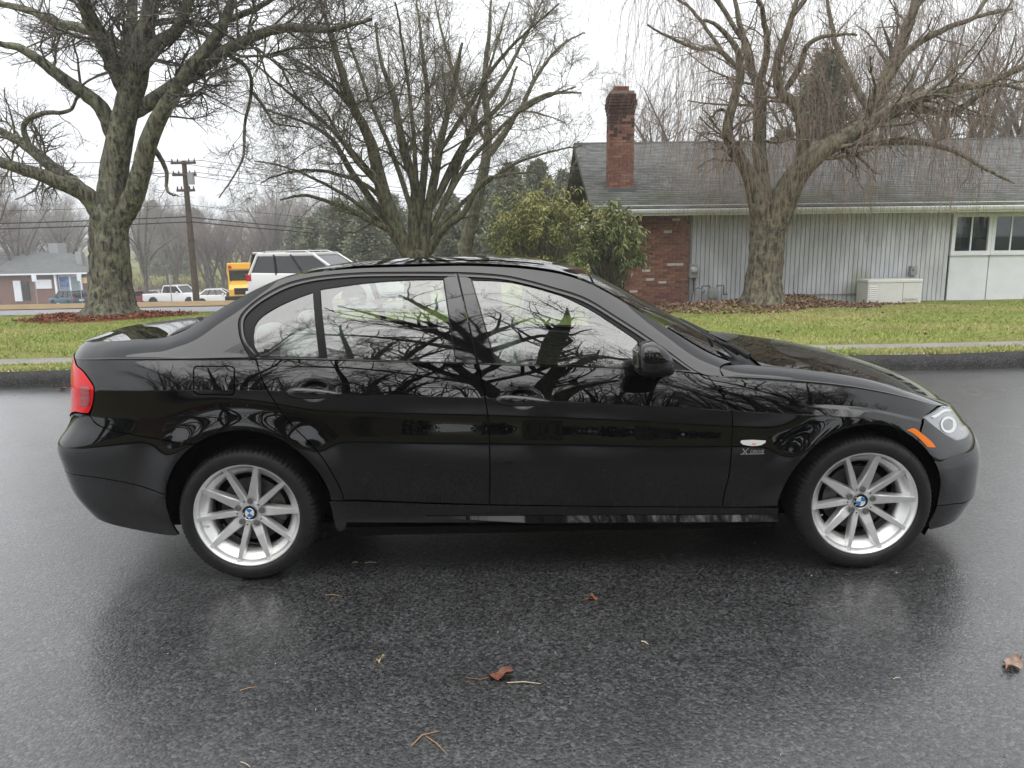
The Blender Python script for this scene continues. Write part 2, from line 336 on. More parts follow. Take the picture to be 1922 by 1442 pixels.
m_seat = mat('grey_leather', (.22, .215, .20), rough=.5, spec=.4, bump=(60, .2, .002))
m_dash = mat('dark_dashboard', (.02, .021, .021), rough=.6)
m_bwhite = mat('emblem_white', (.85, .85, .85), rough=.2); m_bblue = mat('emblem_blue', (.03, .25, .66), rough=.2); m_bblack = mat('emblem_black', (.008, .008, .008), rough=.2)
def glass(name, tint, refl, rough=0.0):
    m = bpy.data.materials.new(name); m.use_nodes = True; n = m.node_tree.nodes; l = m.node_tree.links; n.clear()
    o = n.new('ShaderNodeOutputMaterial'); mixs = n.new('ShaderNodeMixShader'); tr = n.new('ShaderNodeBsdfTransparent'); gl = n.new('ShaderNodeBsdfGlossy'); lw = n.new('ShaderNodeLayerWeight'); pw = n.new('ShaderNodeMath'); ma = n.new('ShaderNodeMath')
    lw.inputs['Blend'].default_value = .5; pw.operation = 'POWER'; pw.inputs[1].default_value = 5.0; ma.operation = 'MULTIPLY_ADD'; ma.inputs[1].default_value = 1-refl; ma.inputs[2].default_value = refl
    tr.inputs['Color'].default_value = (*tint, 1); gl.inputs['Roughness'].default_value = rough
    l.new(lw.outputs['Facing'], pw.inputs[0]); l.new(pw.outputs[0], ma.inputs[0]); l.new(ma.outputs[0], mixs.inputs[0]); l.new(tr.outputs[0], mixs.inputs[1]); l.new(gl.outputs[0], mixs.inputs[2]); l.new(mixs.outputs[0], o.inputs[0]); MATS[name] = m
    return m
m_glass = glass('tinted_glass', (.72, .82, .78), .21)
m_screen = glass('windscreen_glass', (.68, .78, .72), .26)
m_clear = glass('clear_lens', (.96, .96, .96), .05)

car = empty('black_sedan', CAR)
tag(car, 'glossy black four-door sedan with silver ten-spoke wheels parked on wet asphalt', 'car')

# ---- body surface: longitudinal curves lofted bottom to top
PLAN = np.array([(-2.36, 0), (-2.358, .25), (-2.345, .46), (-2.305, .645), (-2.205, .765), (-2.0, .83), (-1.7, .868), (-1.38, .886), (-.9, .898), (-.3, .904), (.3, .904), (.9, .898), (1.38, .882), (1.6, .858), (1.78, .808), (1.92, .728), (2.035, .605), (2.115, .44), (2.160, .22), (2.170, 0)])
ch = np.r_[0, np.cumsum(np.linalg.norm(np.diff(PLAN, axis=0), axis=1))]
fp = nspline(ch, PLAN); NS = 900
dense = fp(np.linspace(0, ch[-1], 6000)); al = np.r_[0, np.cumsum(np.linalg.norm(np.diff(dense, axis=0), axis=1))]; LEN = al[-1]
S = np.linspace(0, 1, NS)
TX = np.interp(S*LEN, al, dense[:, 0]); TY = np.interp(S*LEN, al, dense[:, 1])
def gsm(a, sig):
    k = int(sig*4)+1; g = np.exp(-.5*(np.arange(-k, k+1)/sig)**2); g /= g.sum()
    p = np.r_[2*a[0]-a[k:0:-1], a, 2*a[-1]-a[-2:-k-2:-1]]; return np.convolve(p, g, 'valid')
def tab(pts, sig=7): x, z = zip(*pts); return gsm(pchip(x, z)(TX), sig)
ZK = [tab([(-2.36, .285), (-2.1, .245), (-1.72, .205), (-1, .200), (0, .186), (1, .176), (1.7, .145), (2.0, .148), (2.175, .165)]),
      tab([(-2.36, .39), (-2.1, .345), (-1.72, .30), (-1, .285), (0, .262), (1, .238), (1.7, .235), (2.175, .24)]),
      tab([(-2.36, .47), (-1.75, .42), (-1.0, .375), (-.29, .341), (.985, .303), (1.7, .292), (2.175, .295)]),
      tab([(-2.36, .545), (-1.4, .52), (-1, .50), (0, .465), (1, .43), (1.7, .40), (2.175, .38)]),
      tab([(-2.36, .615), (-1.4, .655), (-1, .635), (0, .595), (1, .55), (1.7, .47), (2.175, .455)]),
      tab([(-2.36, .70), (-1.9, .76), (-1.4, .79), (-1, .775), (0, .735), (1, .655), (1.7, .555), (2.175, .53)]),
      tab([(-2.36, .885), (-1.54, .885), (-1.226, .879), (-.918, .861), (-.311, .833), (.031, .81), (.589, .769), (.957, .738), (1.38, .705), (1.7, .635), (2.175, .58)]),
      None,
      tab([(-2.36, 1.0), (-1.93, 1.014), (-1.289, 1.012), (-.438, .978), (.023, .955), (.52, .924), (.706, .899), (.95, .88), (1.206, .852), (1.418, .817), (1.631, .776), (1.8, .735), (2.0, .690), (2.175, .645)]),
      tab([(-2.36, 1.066), (-2.0, 1.083), (-1.80, 1.093), (-1.68, 1.125), (-1.5, 1.222), (-1.29, 1.326), (-1.18, 1.364), (-1.0, 1.388), (-.8, 1.398), (-.44, 1.400), (-.2, 1.389), (.017, 1.360), (.15, 1.319), (.284, 1.247), (.53, 1.092), (.70, .985), (.82, .938), (1.0, .918), (1.206, .892), (1.418, .856), (1.631, .812), (1.8, .772), (2.0, .715), (2.175, .66)], 4),
      tab([(-2.36, 1.082), (-2.2, 1.092), (-1.92, 1.10), (-1.82, 1.108), (-1.6, 1.20), (-1.3, 1.335), (-1.1, 1.392), (-.75, 1.420), (-.34, 1.421), (-.04, 1.402), (.18, 1.352), (.35, 1.272), (.6, 1.135), (.86, .995), (.96, .955), (1.2, .926), (1.55, .883), (1.79, .842), (1.96, .797), (2.08, .748), (2.175, .70)], 4)]
WK = [tab([(-2.36, .875), (-1.8, .865), (-1, .80), (1, .80), (1.7, .86), (2.175, .88)]),
      tab([(-2.36, .895), (-1.8, .89), (-1, .846), (1, .846), (1.8, .888), (2.175, .895)]),
      tab([(-2.36, .90), (-1.6, .893), (-1, .860), (1, .860), (1.8, .898), (2.175, .90)]),
      tab([(-2.36, .905), (-1.6, .902), (-1, .885), (1, .885), (1.6, .90), (2.175, .903)]),
      tab([(-2.36, .905), (-1.8, .907), (0, .905), (1.6, .905), (2.175, .90)]),
      tab([(-2.36, .895), (-1.8, .898), (-.8, .892), (.4, .8925), (1.1, .898), (1.6, .897), (2.175, .89)]),
      tab([(-2.36, .885), (-1.8, .893), (-.8, .903), (.4, .903), (1.0, .896), (1.5, .886), (2.175, .87)]),
      None,
      tab([(-2.36, .84), (-1.8, .834), (-1.3, .838), (-.4, .843), (.5, .843), (1.0, .836), (1.5, .838), (2.175, .83)]),
      tab([(-2.36, .72), (-2.0, .715), (-1.75, .70), (-1.5, .645), (-1.2, .605), (-.8, .592), (0, .595), (.15, .612), (.5, .69), (.72, .735), (1.0, .755), (1.5, .755), (1.8, .75), (2.175, .74)], 8),
      tab([(-2.36, 0), (2.175, 0)])]
DR = [.10, .04, .015, 0, .0, .06, .088, None, .093, .107, .11]
DF = [.055, .012, .0, -.004, .0, .03, .075, None, .13, .165, .175]
WR = sstep(-1.45, -2.25, TX) if False else np.clip((-1.45-TX)/.8, 0, 1); WR = WR*WR*(3-2*WR)
WF = np.clip((TX-1.25)/.8, 0, 1); WF = WF*WF*(3-2*WF)
def knot(k):
    if k == 7:
        a, b = knot(6), knot(8); m = a*.46+b*.54; m[:, 1] -= .0035; return m      # slight outward crown between crease and belt
    return np.stack([TX+DR[k]*WR-DF[k]*WF, -TY*WK[k]/.904, ZK[k]], 1)
K = [knot(k) for k in range(11)]
tt = [np.arange(0, 5.99, 1/10.), [5.93, 5.97, 6.0, 6.03, 6.07], np.arange(6.15, 7.92, 1/12.), [7.95, 7.98, 8.0, 8.02, 8.05], np.arange(8.1, 8.96, 1/20.), [8.96, 8.985, 9.0, 9.015, 9.04], np.arange(9.08, 10.001, 1/25.)]
T = np.unique(np.round(np.concatenate(tt), 4)); T[-1] = 10.0
NT = len(T)
P = np.zeros((NS, NT, 3))
lowA = nspline(np.arange(7.0), np.stack(K[:7], 0)); upA = nspline([6.0, 7, 8], np.stack(K[6:9], 0))
for j, t in enumerate(T):
    if t <= 6: P[:, j] = lowA(np.array([t]))[0]
    elif t <= 8: P[:, j] = upA(np.array([t]))[0]
    elif t <= 9:
        q = t-8; b = K[8]*(1-q)+K[9]*q; d = K[9]-K[8]; L = np.linalg.norm(d[:, 1:], axis=1)[:, None]
        n = np.stack([0*L[:, 0], -d[:, 2], d[:, 1]], 1)/np.maximum(L, .02)
        n[n[:, 2] < 0] *= 1
        bul = .11*np.clip(L, 0, .45)*4*q*(1-q)*.55
        P[:, j] = b+n*bul*np.sign(n[:, 2:3]+1e-6)
    else:
        q = t-9; P[:, j, 0] = K[9][:, 0]*(1-q)+K[10][:, 0]*q; P[:, j, 1] = K[9][:, 1]*(1-q)
        P[:, j, 2] = K[9][:, 2]+(K[10][:, 2]-K[9][:, 2])*(1-(1-q)**2.3)
# wheel-arch flares, handle pockets
ARCH = [(-1.36, .345, .367), (1.358, .312, .367)]
for (ax, az, ar) in ARCH:
    r = np.hypot(P[:, :, 0]-ax, P[:, :, 2]-az); e = np.exp(-(np.clip(r-ar, 0, 9)/.085)**2)*(T[None, :] < 6.5)
    P[:, :, 1] -= .021*e*sstep(.30, .42, P[:, :, 2])*sstep(.2, .5, np.abs(P[:, :, 1]))
HANDLES = [(590, 738), (982, 752)]
for (u, v) in HANDLES:
    c = at_y(u, v, CAR[1]-.905)-np.array(CAR)
    for (dx, dz, rx, rz, dep) in ((-.005, .008, .060, .034, .015),):
        q = ((P[:, :, 0]-c[0]-dx)/rx)**2+((P[:, :, 2]-c[2]-dz)/rz)**2
        P[:, :, 1] += dep*np.exp(-q**2*1.2)
bead = .0032*np.exp(-((T[None, :]-8.0)/.032)**2)*(sstep(-1.27, -1.36, P[:, :, 0]) if False else (np.clip((-1.27-P[:, :, 0])/.08, 0, 1)*np.clip((P[:, :, 0]+2.2)/.25, 0, 1)+np.clip((P[:, :, 0]-.74)/.08, 0, 1)*np.clip((1.75-P[:, :, 0])/.3, 0, 1)))
P[:, :, 1] -= bead; P[:, :, 2] += bead*.6
GS = np.gradient(P, axis=0); GT = np.gradient(P, axis=1)
NRM = np.cross(GT, GS); NRM /= np.linalg.norm(NRM, axis=2, keepdims=True)+1e-12
mid = NRM[NS//2, :, :]
if mid[20, 1] > 0: NRM = -NRM
bvals = np.r_[0, np.cumsum(np.linalg.norm(np.diff(P[NS//2], axis=0), axis=1))]     # metric for t
def surf(s, t, what='P'):
    s = np.clip(np.asarray(s, float), 0, 1)*(NS-1); t = np.clip(np.asarray(t, float), 0, 10)
    i = np.clip(s.astype(int), 0, NS-2); fi = (s-i)[..., None]; j = np.clip(np.searchsorted(T, t, side='right')-1, 0, NT-2); fj = ((t-T[j])/(T[j+1]-T[j]))[..., None]
    def g(A): return (A[i, j]*(1-fi)+A[i+1, j]*fi)*(1-fj)+(A[i, j+1]*(1-fi)+A[i+1, j+1]*fi)*fj
    p = g(P); n = g(NRM); n /= np.linalg.norm(n, axis=-1, keepdims=True)
    return p, n
idx = np.arange(NS*NT).reshape(NS, NT)
quads = np.stack([idx[:-1, :-1], idx[1:, :-1], idx[1:, 1:], idx[:-1, 1:]], -1).reshape(-1, 4)
BV = BVHTree.FromPolygons(P.reshape(-1, 3).tolist(), quads.tolist())
def face_st(loc, fi):
    i, j = divmod(fi, NT-1); p = np.array(loc); a = P[i, j]; e1 = P[i+1, j]-a; e2 = P[i, j+1]-a
    g = np.array([[e1@e1, e1@e2], [e1@e2, e2@e2]])+1e-12*np.eye(2); c = np.linalg.solve(g, [e1@(p-a), e2@(p-a)]); c = np.clip(c, 0, 1)
    return (i+c[0])/(NS-1), T[j]+c[1]*(T[j+1]-T[j])
ORG = Vector(CO-np.array(CAR))
def hit(u, v):
    d = Vector(ray(u, v)).normalized(); h = BV.ray_cast(ORG, d)
    if h[0] is not None: return face_st(h[0], h[2])
    best = None
    for k in np.linspace(2.6, 5.0, 120):
        q = BV.find_nearest(ORG+d*k)
        if best is None or q[3] < best[3]: best = q
    return face_st(best[0], best[2])
def near_st(p):
    q = BV.find_nearest(Vector(p)); return face_st(q[0], q[2])
def s_of_x(x): return float(np.interp(x, TX, S))
def s_rear(y): return float(np.interp(y, TY[:NS//3], S[:NS//3]))
def s_front(y): return float(np.interp(-y, -TY[-NS//3:], S[-NS//3:]))
def to_st(it):
    if it[0] == 's': return it[1], it[2]
    if it[0] == 'x': return s_of_x(it[1]), it[2]
    if it[0] == 'xz':
        h = BV.ray_cast(Vector((it[1], -3, it[2])), Vector((0, 1, 0)))
        return face_st(h[0], h[2]) if h[0] is not None else near_st((it[1], -.9, it[2]))
    return hit(*it)
def arch_pts(k, a0, a1, n=28, dr=0.0):
    ax, az, ar = ARCH[k]
    return [('xz', ax+(ar+dr)*math.cos(math.radians(a)), az+(ar+dr)*math.sin(math.radians(a))) for a in np.linspace(a0, a1, n)]
def inside(poly, pts):
    x, y = pts[:, 0], pts[:, 1]; c = np.zeros(len(pts), bool); n = len(poly)
    for i in range(n):
        x0, y0 = poly[i]; x1, y1 = poly[(i+1) % n]
        k = ((y0 > y) != (y1 > y)); 
        if y0 != y1: c ^= k & (x < (x1-x0)*(y-y0)/(y1-y0)+x0)
    return c
def b_of_t(t): return np.interp(t, T, bvals)
def t_of_b(b): return np.interp(b, bvals, T)
def loop(items, gap=.002, step=.014):
    """outline -> dense (s,t) loop, corners kept, smooth runs splined, shrunk by the panel gap"""
    st = np.array([to_st(i) for i in items]); p, n = surf(st[:, 0], st[:, 1]); N = len(st)
    q = np.stack([st[:, 0]*LEN, b_of_t(st[:, 1])], 1)
    e = np.roll(q, -1, 0)-q; ang = np.arctan2(e[:, 1], e[:, 0]); turn = np.abs((ang-np.roll(ang, 1)+np.pi) % (2*np.pi)-np.pi)
    cor = turn > math.radians(38)
    out = []
    for i in range(N):
        a, b = q[i], q[(i+1) % N]; L = np.linalg.norm(surf(*[np.array([v]) for v in st[(i+1) % N]])[0][0]-p[i]); k = max(1, int(L/step))
        ta = (b-q[i-1])/2 if not cor[i] else (b-a); tb = (q[(i+2) % N]-a)/2 if not cor[(i+1) % N] else (b-a)
        la = np.linalg.norm(b-a); 
        for w in (0, 1): pass
        ta = ta/(np.linalg.norm(ta)+1e-9)*la; tb = tb/(np.linalg.norm(tb)+1e-9)*la
        for j in range(k):
            h = j/k; out.append((2*h**3-3*h*h+1)*a+(h**3-2*h*h+h)*ta+(-2*h**3+3*h*h)*b+(h**3-h*h)*tb)
    out = np.array(out)
    area = .5*np.sum(out[:, 0]*np.roll(out[:, 1], -1)-np.roll(out[:, 0], -1)*out[:, 1])
    if area < 0: out = out[::-1]
    if gap:
        tg = np.roll(out, -1, 0)-np.roll(out, 1, 0); tg /= np.linalg.norm(tg, axis=1, keepdims=True)+1e-9
        nin = np.stack([-tg[:, 1], tg[:, 0]], 1)
        o2 = out+nin*gap
        o2[:, 0] = np.where(out[:, 0] < 1e-4, 0, o2[:, 0]); o2[:, 0] = np.where(out[:, 0] > LEN-1e-4, LEN, o2[:, 0]); out = o2
    return out
def panel(name, items, m, parent=None, holes=(), off=0.0, gap=.0027, flange=.012, grid=.02, mirror=True, both=False, label=None):
    lp = loop(items, gap); hl = [loop(h, -gap*0) for h in holes]
    g = grid; A = np.arange(lp[:, 0].min()+g*.5, lp[:, 0].max(), g)
    tl = T[(T > t_of_b(lp[:, 1].min())) & (T < t_of_b(lp[:, 1].max()))]; B = b_of_t(tl)
    keep = [0] if len(B) else []
    for k in range(1, len(B)):
        if B[k]-B[keep[-1]] > .0035: keep.append(k)
    B = B[keep] if len(B) else B
    pts = np.array([(a, b) for a in A for b in B]) if len(B) else np.zeros((0, 2))
    if len(pts):
        k = inside(lp, pts)
        for h in hl: k &= ~inside(h, pts)
        pts = pts[k]
    if DEBUG:
        for h in [lp]+hl:
            a = h; b = np.roll(h, -1, 0); n_ = len(h)
            for i in range(n_):
                for j in range(i+2, n_):
                    if i == 0 and j == n_-1: continue
                    d1 = b[i]-a[i]; d2 = b[j]-a[j]; c_ = d1[0]*d2[1]-d1[1]*d2[0]
                    if abs(c_) < 1e-14: continue
                    e_ = a[j]-a[i]; u_ = (e_[0]*d2[1]-e_[1]*d2[0])/c_; v_ = (e_[0]*d1[1]-e_[1]*d1[0])/c_
                    if 0 < u_ < 1 and 0 < v_ < 1: print('XING', name, i, j, n_, surf(*[np.array([q]) for q in (a[i][0]/LEN, t_of_b(a[i][1]))])[0][0].round(3))
    allb = np.concatenate([lp]+hl)
    if len(pts):
        d = np.min(np.linalg.norm(pts[:, None, :]-allb[None], axis=2), axis=1) if len(pts)*len(allb) < 6e6 else np.concatenate([np.min(np.linalg.norm(c[:, None, :]-allb[None], axis=2), axis=1) for c in np.array_split(pts, 20)])
        pts = pts[d > .0045]
    V2 = np.concatenate([allb, pts]); E = []; base = 0
    for h in [lp]+hl:
        n = len(h); E += [(base+i, base+(i+1) % n) for i in range(n)]; base += n
    r = delaunay_2d_cdt([Vector(v) for v in V2.tolist()], E, [], 0, 1e-6)
    V2 = np.array([(v.x, v.y) for v in r[0]]); F = np.array(r[2]); c = V2[F].mean(1); k = inside(lp, c)
    for h in hl: k &= ~inside(h, c)
    F = F[k]
    s, t = V2[:, 0]/LEN, t_of_b(V2[:, 1]); p, n = surf(s, t); p = p+n*off
    fn = np.cross(p[F[:, 1]]-p[F[:, 0]], p[F[:, 2]]-p[F[:, 0]]); fl = np.sum(fn*n[F[:, 0]], 1) < 0; F[fl] = F[fl][:, ::-1]
    Fl = F.tolist(); V = p; NN = n
    if flange:
        for h in [lp]+hl:
            hp, hn = surf(h[:, 0]/LEN, t_of_b(h[:, 1])); hp = hp+hn*off; tg = np.roll(hp, -1, 0)-np.roll(hp, 1, 0); o_ = np.cross(tg, hn); o_ /= np.linalg.norm(o_, axis=1, keepdims=True)+1e-9
            if h is not lp: o_ = -o_
            # direction away from the panel
            k0 = len(V); n = len(h); e1 = (hn+o_)/1.414
            V = np.concatenate([V, hp, hp-hn*flange]); NN = np.concatenate([NN, e1, o_])
            for i in range(n):
                j = (i+1) % n; Fl.append((k0+i, k0+j, k0+n+j, k0+n+i))
    if both:      # panel that spans the centre line
        k0 = len(V); V = np.concatenate([V, V*[1, -1, 1]]); NN = np.concatenate([NN, NN*[1, -1, 1]]); Fl = Fl+[tuple(i+k0 for i in reversed(f)) for f in Fl]
    o = mk(name, V, Fl, m, parent or car, smooth=True, N=NN)
    if label: o['label'] = label
    if mirror and not both:
        mk(name, V*[1, -1, 1], [tuple(reversed(f)) for f in Fl], m, parent or car, smooth=True, N=NN*[1, -1, 1])
    return o
def rngpanel(name, x0, x1, t0, t1, m, both=True, **k):
    """panel bounded by template stations and t levels; x may be given as ('s', value)"""
    a = x0[1] if isinstance(x0, tuple) else s_of_x(x0); b = x1[1] if isinstance(x1, tuple) else s_of_x(x1)
    n = 12; it = [('s', a+(b-a)*i/n, t0) for i in range(n)]+[('s', b, t0+(t1-t0)*i/8) for i in range(8)]+[('s', b+(a-b)*i/n, t1) for i in range(n)]+[('s', a, t1+(t0-t1)*i/8) for i in range(8)]
    k.setdefault('flange', 0 if both else .012); return panel(name, it, m, both=both, **k)

# ---- outlines traced in the photograph
REARCUT = [(480, 674), (485, 692), (496, 721), (519.6, 760), (553, 803), (586, 836), (609.5, 866), (629.5, 899.5), (640, 920), (646, 939)]
MIDCUT = [(919, 947.5), (919.5, 900), (919, 840), (916, 783), (911, 750), (905, 716), (896, 683.5)]
FRONTCUT = [(1355, 952), (1360, 926), (1368, 893), (1373, 843), (1374.5, 800), (1374, 773), (1368, 760), (1350, 733), (1328, 706)]
BELT_R = [(850, 682), (730, 679), (600, 676), (530, 674.5)]
BELT_F = [(1310, 702), (1265, 697), (1190, 692.5), (1050, 688), (960, 685.5)]
FRAME_R = [(471, 674), (455, 645), (448, 616), (452, 592), (476, 567), (516, 542), (563, 525), (633, 515), (750, 511), (857, 511.5)]
FRAME_F = [(857, 511.5), (943, 517), (993, 527), (1043, 541), (1100, 560), (1150, 590), (1200, 622), (1250, 656), (1313, 700)]
G_QUARTER = [(587, 548), (598.5, 671), (545, 669.5), (490, 668), (477, 650), (475, 630), (481.6, 604), (502, 586), (540, 566)]
G_REAR = [(601, 543), (614, 672.5), (735, 676), (854.5, 680), (831, 524), (764, 525), (691, 530)]
G_FRONT = [(886, 525), (931, 682), (1060, 686), (1191, 691), (1275, 696), (1196, 639), (1133, 596), (1076, 564), (1010, 539), (950, 528)]
rd = panel('rear_door', REARCUT+MIDCUT+BELT_R, m_paint)
fd = panel('front_door', MIDCUT[::-1]+FRONTCUT+BELT_F, m_paint)
S_A = s_of_x(.74)
def t9(x, t=8.97): return ('x', x, t)
# fender: door cut, sill, arch, bumper seam, bonnet edge, scuttle seam
panel('front_fender', FRONTCUT[::-1]+[(1400, 952.5)]+arch_pts(1, 181, 51)+[(1735, 783), (1779, 760)]+[('s', s_front(.65), 8.97)]+[t9(x) for x in (1.8, 1.65, 1.5, 1.3, 1.1, .95, .86)]+[(1352, 690), (1358, 706)], m_paint)
# side frame: quarter panel, C pillar, roof rail and A pillar in one pressing
SF = [(480, 676)]+REARCUT[2:]+[(640, 940.5)]+arch_pts(0, 5, 123)+[(323, 829), (265, 819), (221, 810), (195, 803), (177, 792.6), (168, 779), (173, 766), (177, 734), (176, 724), (157, 697), (144, 684)]
SF += [('s', s_rear(.62), 8.2), ('s', s_rear(.66), 8.6), ('s', s_rear(.70), 8.97)]+[t9(x) for x in (-2.1, -1.9, -1.75, -1.6, -1.45, -1.3, -1.2, -1.0, -.8, -.4, -.1, .02, .12, .2, .3, .45, .6, .72, .80)]+[(1352, 690), (1356, 706), (1330, 706)]
SF += FRAME_F[::-1]+FRAME_R[::-1][1:]
FUEL = [(cx0+9*math.cos(math.radians(a)), cy0-9*math.sin(math.radians(a))) for cx0, cy0, a0 in ((432.5, 695.5, 0), (371, 695.5, 90), (371, 733.5, 180), (432.5, 734.5, 270)) for a in range(a0, a0+91, 15)]
panel('rear_quarter_panel', SF, m_paint, holes=[FUEL], grid=.022)
panel('fuel_door', FUEL, m_paint, gap=.0065, mirror=False)
SKIRT_T = [(617, 940), (800, 945), (920, 948), (1358, 952), (1461, 953)]
panel('side_skirt', SKIRT_T+[('xz', 1.0, .24), ('x', 1.0, .02), ('x', .5, .02), ('x', 0, .02), ('x', -.5, .02), ('x', -1.0, .02), ('xz', -1.0, .30)], m_paint)
for sg in (1, -1):
    V = []; us = np.linspace(800, 1458, 60)
    for u in us:
        k = min(1, (u-800)/190); va = 968.5-.0045*(u-800)*1.0; st0 = hit(u, va); st1 = hit(u, va+3+7*k); st2 = hit(u, va+5+8*k)
        p0, n0 = [q[0] for q in surf(np.array([st0[0]]), np.array([st0[1]]))]; p1, n1 = [q[0] for q in surf(np.array([st1[0]]), np.array([st1[1]]))]; p2, n2 = [q[0] for q in surf(np.array([st2[0]]), np.array([st2[1]]))]
        for q in (p0+n0*.001, p0+n0*.004, p1+np.array([0, -1, 0])*(.002+.024*k), p2+np.array([0, -1, 0])*(.001+.020*k), p2-n2*.004): V.append(q*[1, sg, 1])
    F = [(i*5+j, i*5+j+1, (i+1)*5+j+1, (i+1)*5+j) for i in range(59) for j in range(4)]
    if sg < 0: F = [f[::-1] for f in F]
    b = MB(); b.add(V, [f[::-1] for f in F]); b.build('skirt_molding', m_gloss, car, smooth=True, sharp=25, recalc=False)
BSEAM = [(168, 779), (177, 792.6), (195, 803), (221, 810), (265, 819), (323, 829)]
BSPLIT = [(119, 880), (168.6, 894.6), (235.6, 906)]
panel('rear_bumper', [('s', 0, 4.75), ('s', s_rear(.4), 4.75), (137, 776)]+BSEAM+arch_pts(0, 123.5, 168)+BSPLIT[::-1]+[('s', s_rear(.5), 2.55), ('s', 0, 2.5)], m_paint, both=True, mirror=False)
panel('rear_valance', [('s', 0, 2.5), ('s', s_rear(.5), 2.55)]+BSPLIT+arch_pts(0, 168, 201, 8)+[('x', -1.75, .02), ('x', -1.9, .02), ('x', -2.05, .02), ('s', s_rear(.7), .02), ('s', s_rear(.4), .02), ('s', 0, .02)], m_paint, both=True, mirror=False)
TAIL = [(144, 684), (157, 697), (176, 724), (177.5, 736), (173, 766), (167, 777), (137, 776), ('s', s_rear(.50), 4.85), ('s', s_rear(.44), 5.6), ('s', s_rear(.46), 7.2), ('s', s_rear(.54), 7.95), ('s', s_rear(.62), 8.19)]
tl_ = panel('taillight', TAIL, m_red, off=.004, label='red rear lamp cluster')
panel('lens_insert', [(154, 724), (170, 727), (171, 762), (153, 762)], m_red2, parent=tl_, off=.0055, gap=0, mirror=False)
for yy in (731, 741, 751):
    panel('lens_rib', [(152, yy), (171.5, yy+.5), (171.5, yy+2), (152, yy+1.5)], m_red, parent=tl_, off=.007, gap=0, mirror=False)
panel('headlight', [(1735, 784), (1756, 772.5), (1776.5, 761.5), ('s', s_front(.64), 8.95), ('s', s_front(.52), 8.955), ('s', s_front(.40), 8.95), ('s', s_front(.38), 6.3), ('s', s_front(.46), 5.4), (1797, 826), (1784.6, 821), (1760, 804.5)], m_clear, gap=.001, label='clear headlamp cover')
panel('headlight_bowl', [(1735, 784), (1756, 772.5), (1776.5, 761.5), ('s', s_front(.64), 8.95), ('s', s_front(.52), 8.955), ('s', s_front(.40), 8.95), ('s', s_front(.38), 6.3), ('s', s_front(.46), 5.4), (1797, 826), (1784.6, 821), (1760, 804.5)], m_refl, off=-.012, gap=-.003, flange=0)
def pxring(c, r, n=18): return [(c[0]+r*math.cos(2*math.pi*i/n), c[1]+1.05*r*math.sin(2*math.pi*i/n)) for i in range(n)]
panel('lamp_ring', pxring((1784, 796), 15), m_lens, holes=[pxring((1784, 796), 10.5)], off=-.009, gap=0, flange=.003, grid=.008, mirror=False)
panel('projector_lens', pxring((1784, 796), 9), m_alloyd, off=-.0105, gap=0, flange=0, grid=.008, mirror=False)
panel('lamp_brow', [(1750, 781), (1776, 767), (1790, 766), (1789, 770), (1776, 772), (1757, 784)], m_lens, off=-.009, gap=0, flange=.003, grid=.01, mirror=False)
panel('lamp_surround', [(1797, 826), (1784.6, 821), (1774, 814), (1760, 804.5), (1764, 803), (1778, 812), (1788, 818), (1799, 821)], m_alloyd, off=-.0095, gap=0, flange=.003, grid=.01, mirror=False)
FB = arch_pts(1, 45, -24, 24)+[(1758, 986), ('x', 1.86, .02), ('s', s_front(.6), .02), ('s', 1, .02), ('s', 1, 1.9), ('s', s_front(.5), 1.9), (1812, 944), (1768, 948)]
LIPL = arch_pts(1, -5, -5, 1)+[(1790, 946), (1812, 943)]
panel('front_bumper', arch_pts(1, 50.5, -4, 18)+LIPL+[('s', s_front(.5), 1.7), ('s', 1, 1.7), ('s', 1, 4.6), ('s', s_front(.4), 4.8), ('s', s_front(.46), 5.4), (1797, 826), (1784.6, 821), (1760, 804.5), (1735, 784)], m_paint, both=True, mirror=False, holes=[])
panel('front_lip', LIPL+[('s', s_front(.5), 1.7), ('s', 1, 1.7), ('s', 1, .05), ('s', s_front(.6), .05), ('x', 1.9, .05), ('x', 1.76, .05)]+arch_pts(1, -20, -6, 5), m_paint, both=True, mirror=False)
panel('side_marker', [(1701, 807.5), (1716, 804.5), (1732, 816.5), (1748, 829.6), (1755.4, 840), (1740, 839), (1728, 826.6), (1714, 814.5)], m_amber, off=.003, gap=0, flange=.004, grid=.012)
rngpanel('grille_panel', ('s', s_front(.40)), ('s', 1.0), 4.7, 8.97, m_satin)
for sg in (1,):
    rngpanel('kidney_grille', ('s', s_front(.20)), ('s', s_front(.03)), 5.2, 8.3, m_chrome, both=False, off=.012)
rngpanel('hood', .93, ('s', 1.0), 8.985, 10, m_paint, gap=.0005)
rngpanel('scuttle', .80, .93, 9.0, 10, m_plast, off=-.012)
rngpanel('windshield', .20, .83, 9.04, 10, m_screen, off=-.003)
rf = rngpanel('roof', -1.14, .19, 9.0, 10, m_paint)
rngpanel('sunroof', -.62, -.02, 9.22, 10, m_gloss, off=.003, parent=rf)
rngpanel('rear_window', -1.74, -1.15, 9.04, 10, m_glass, off=-.003)
rngpanel('trunk_lid', ('s', 0.0), -1.76, 8.985, 10, m_paint, gap=.0005)
rngpanel('trunk_back', ('s', 0.0), ('s', s_rear(.52)), 4.8, 8.95, m_paint)
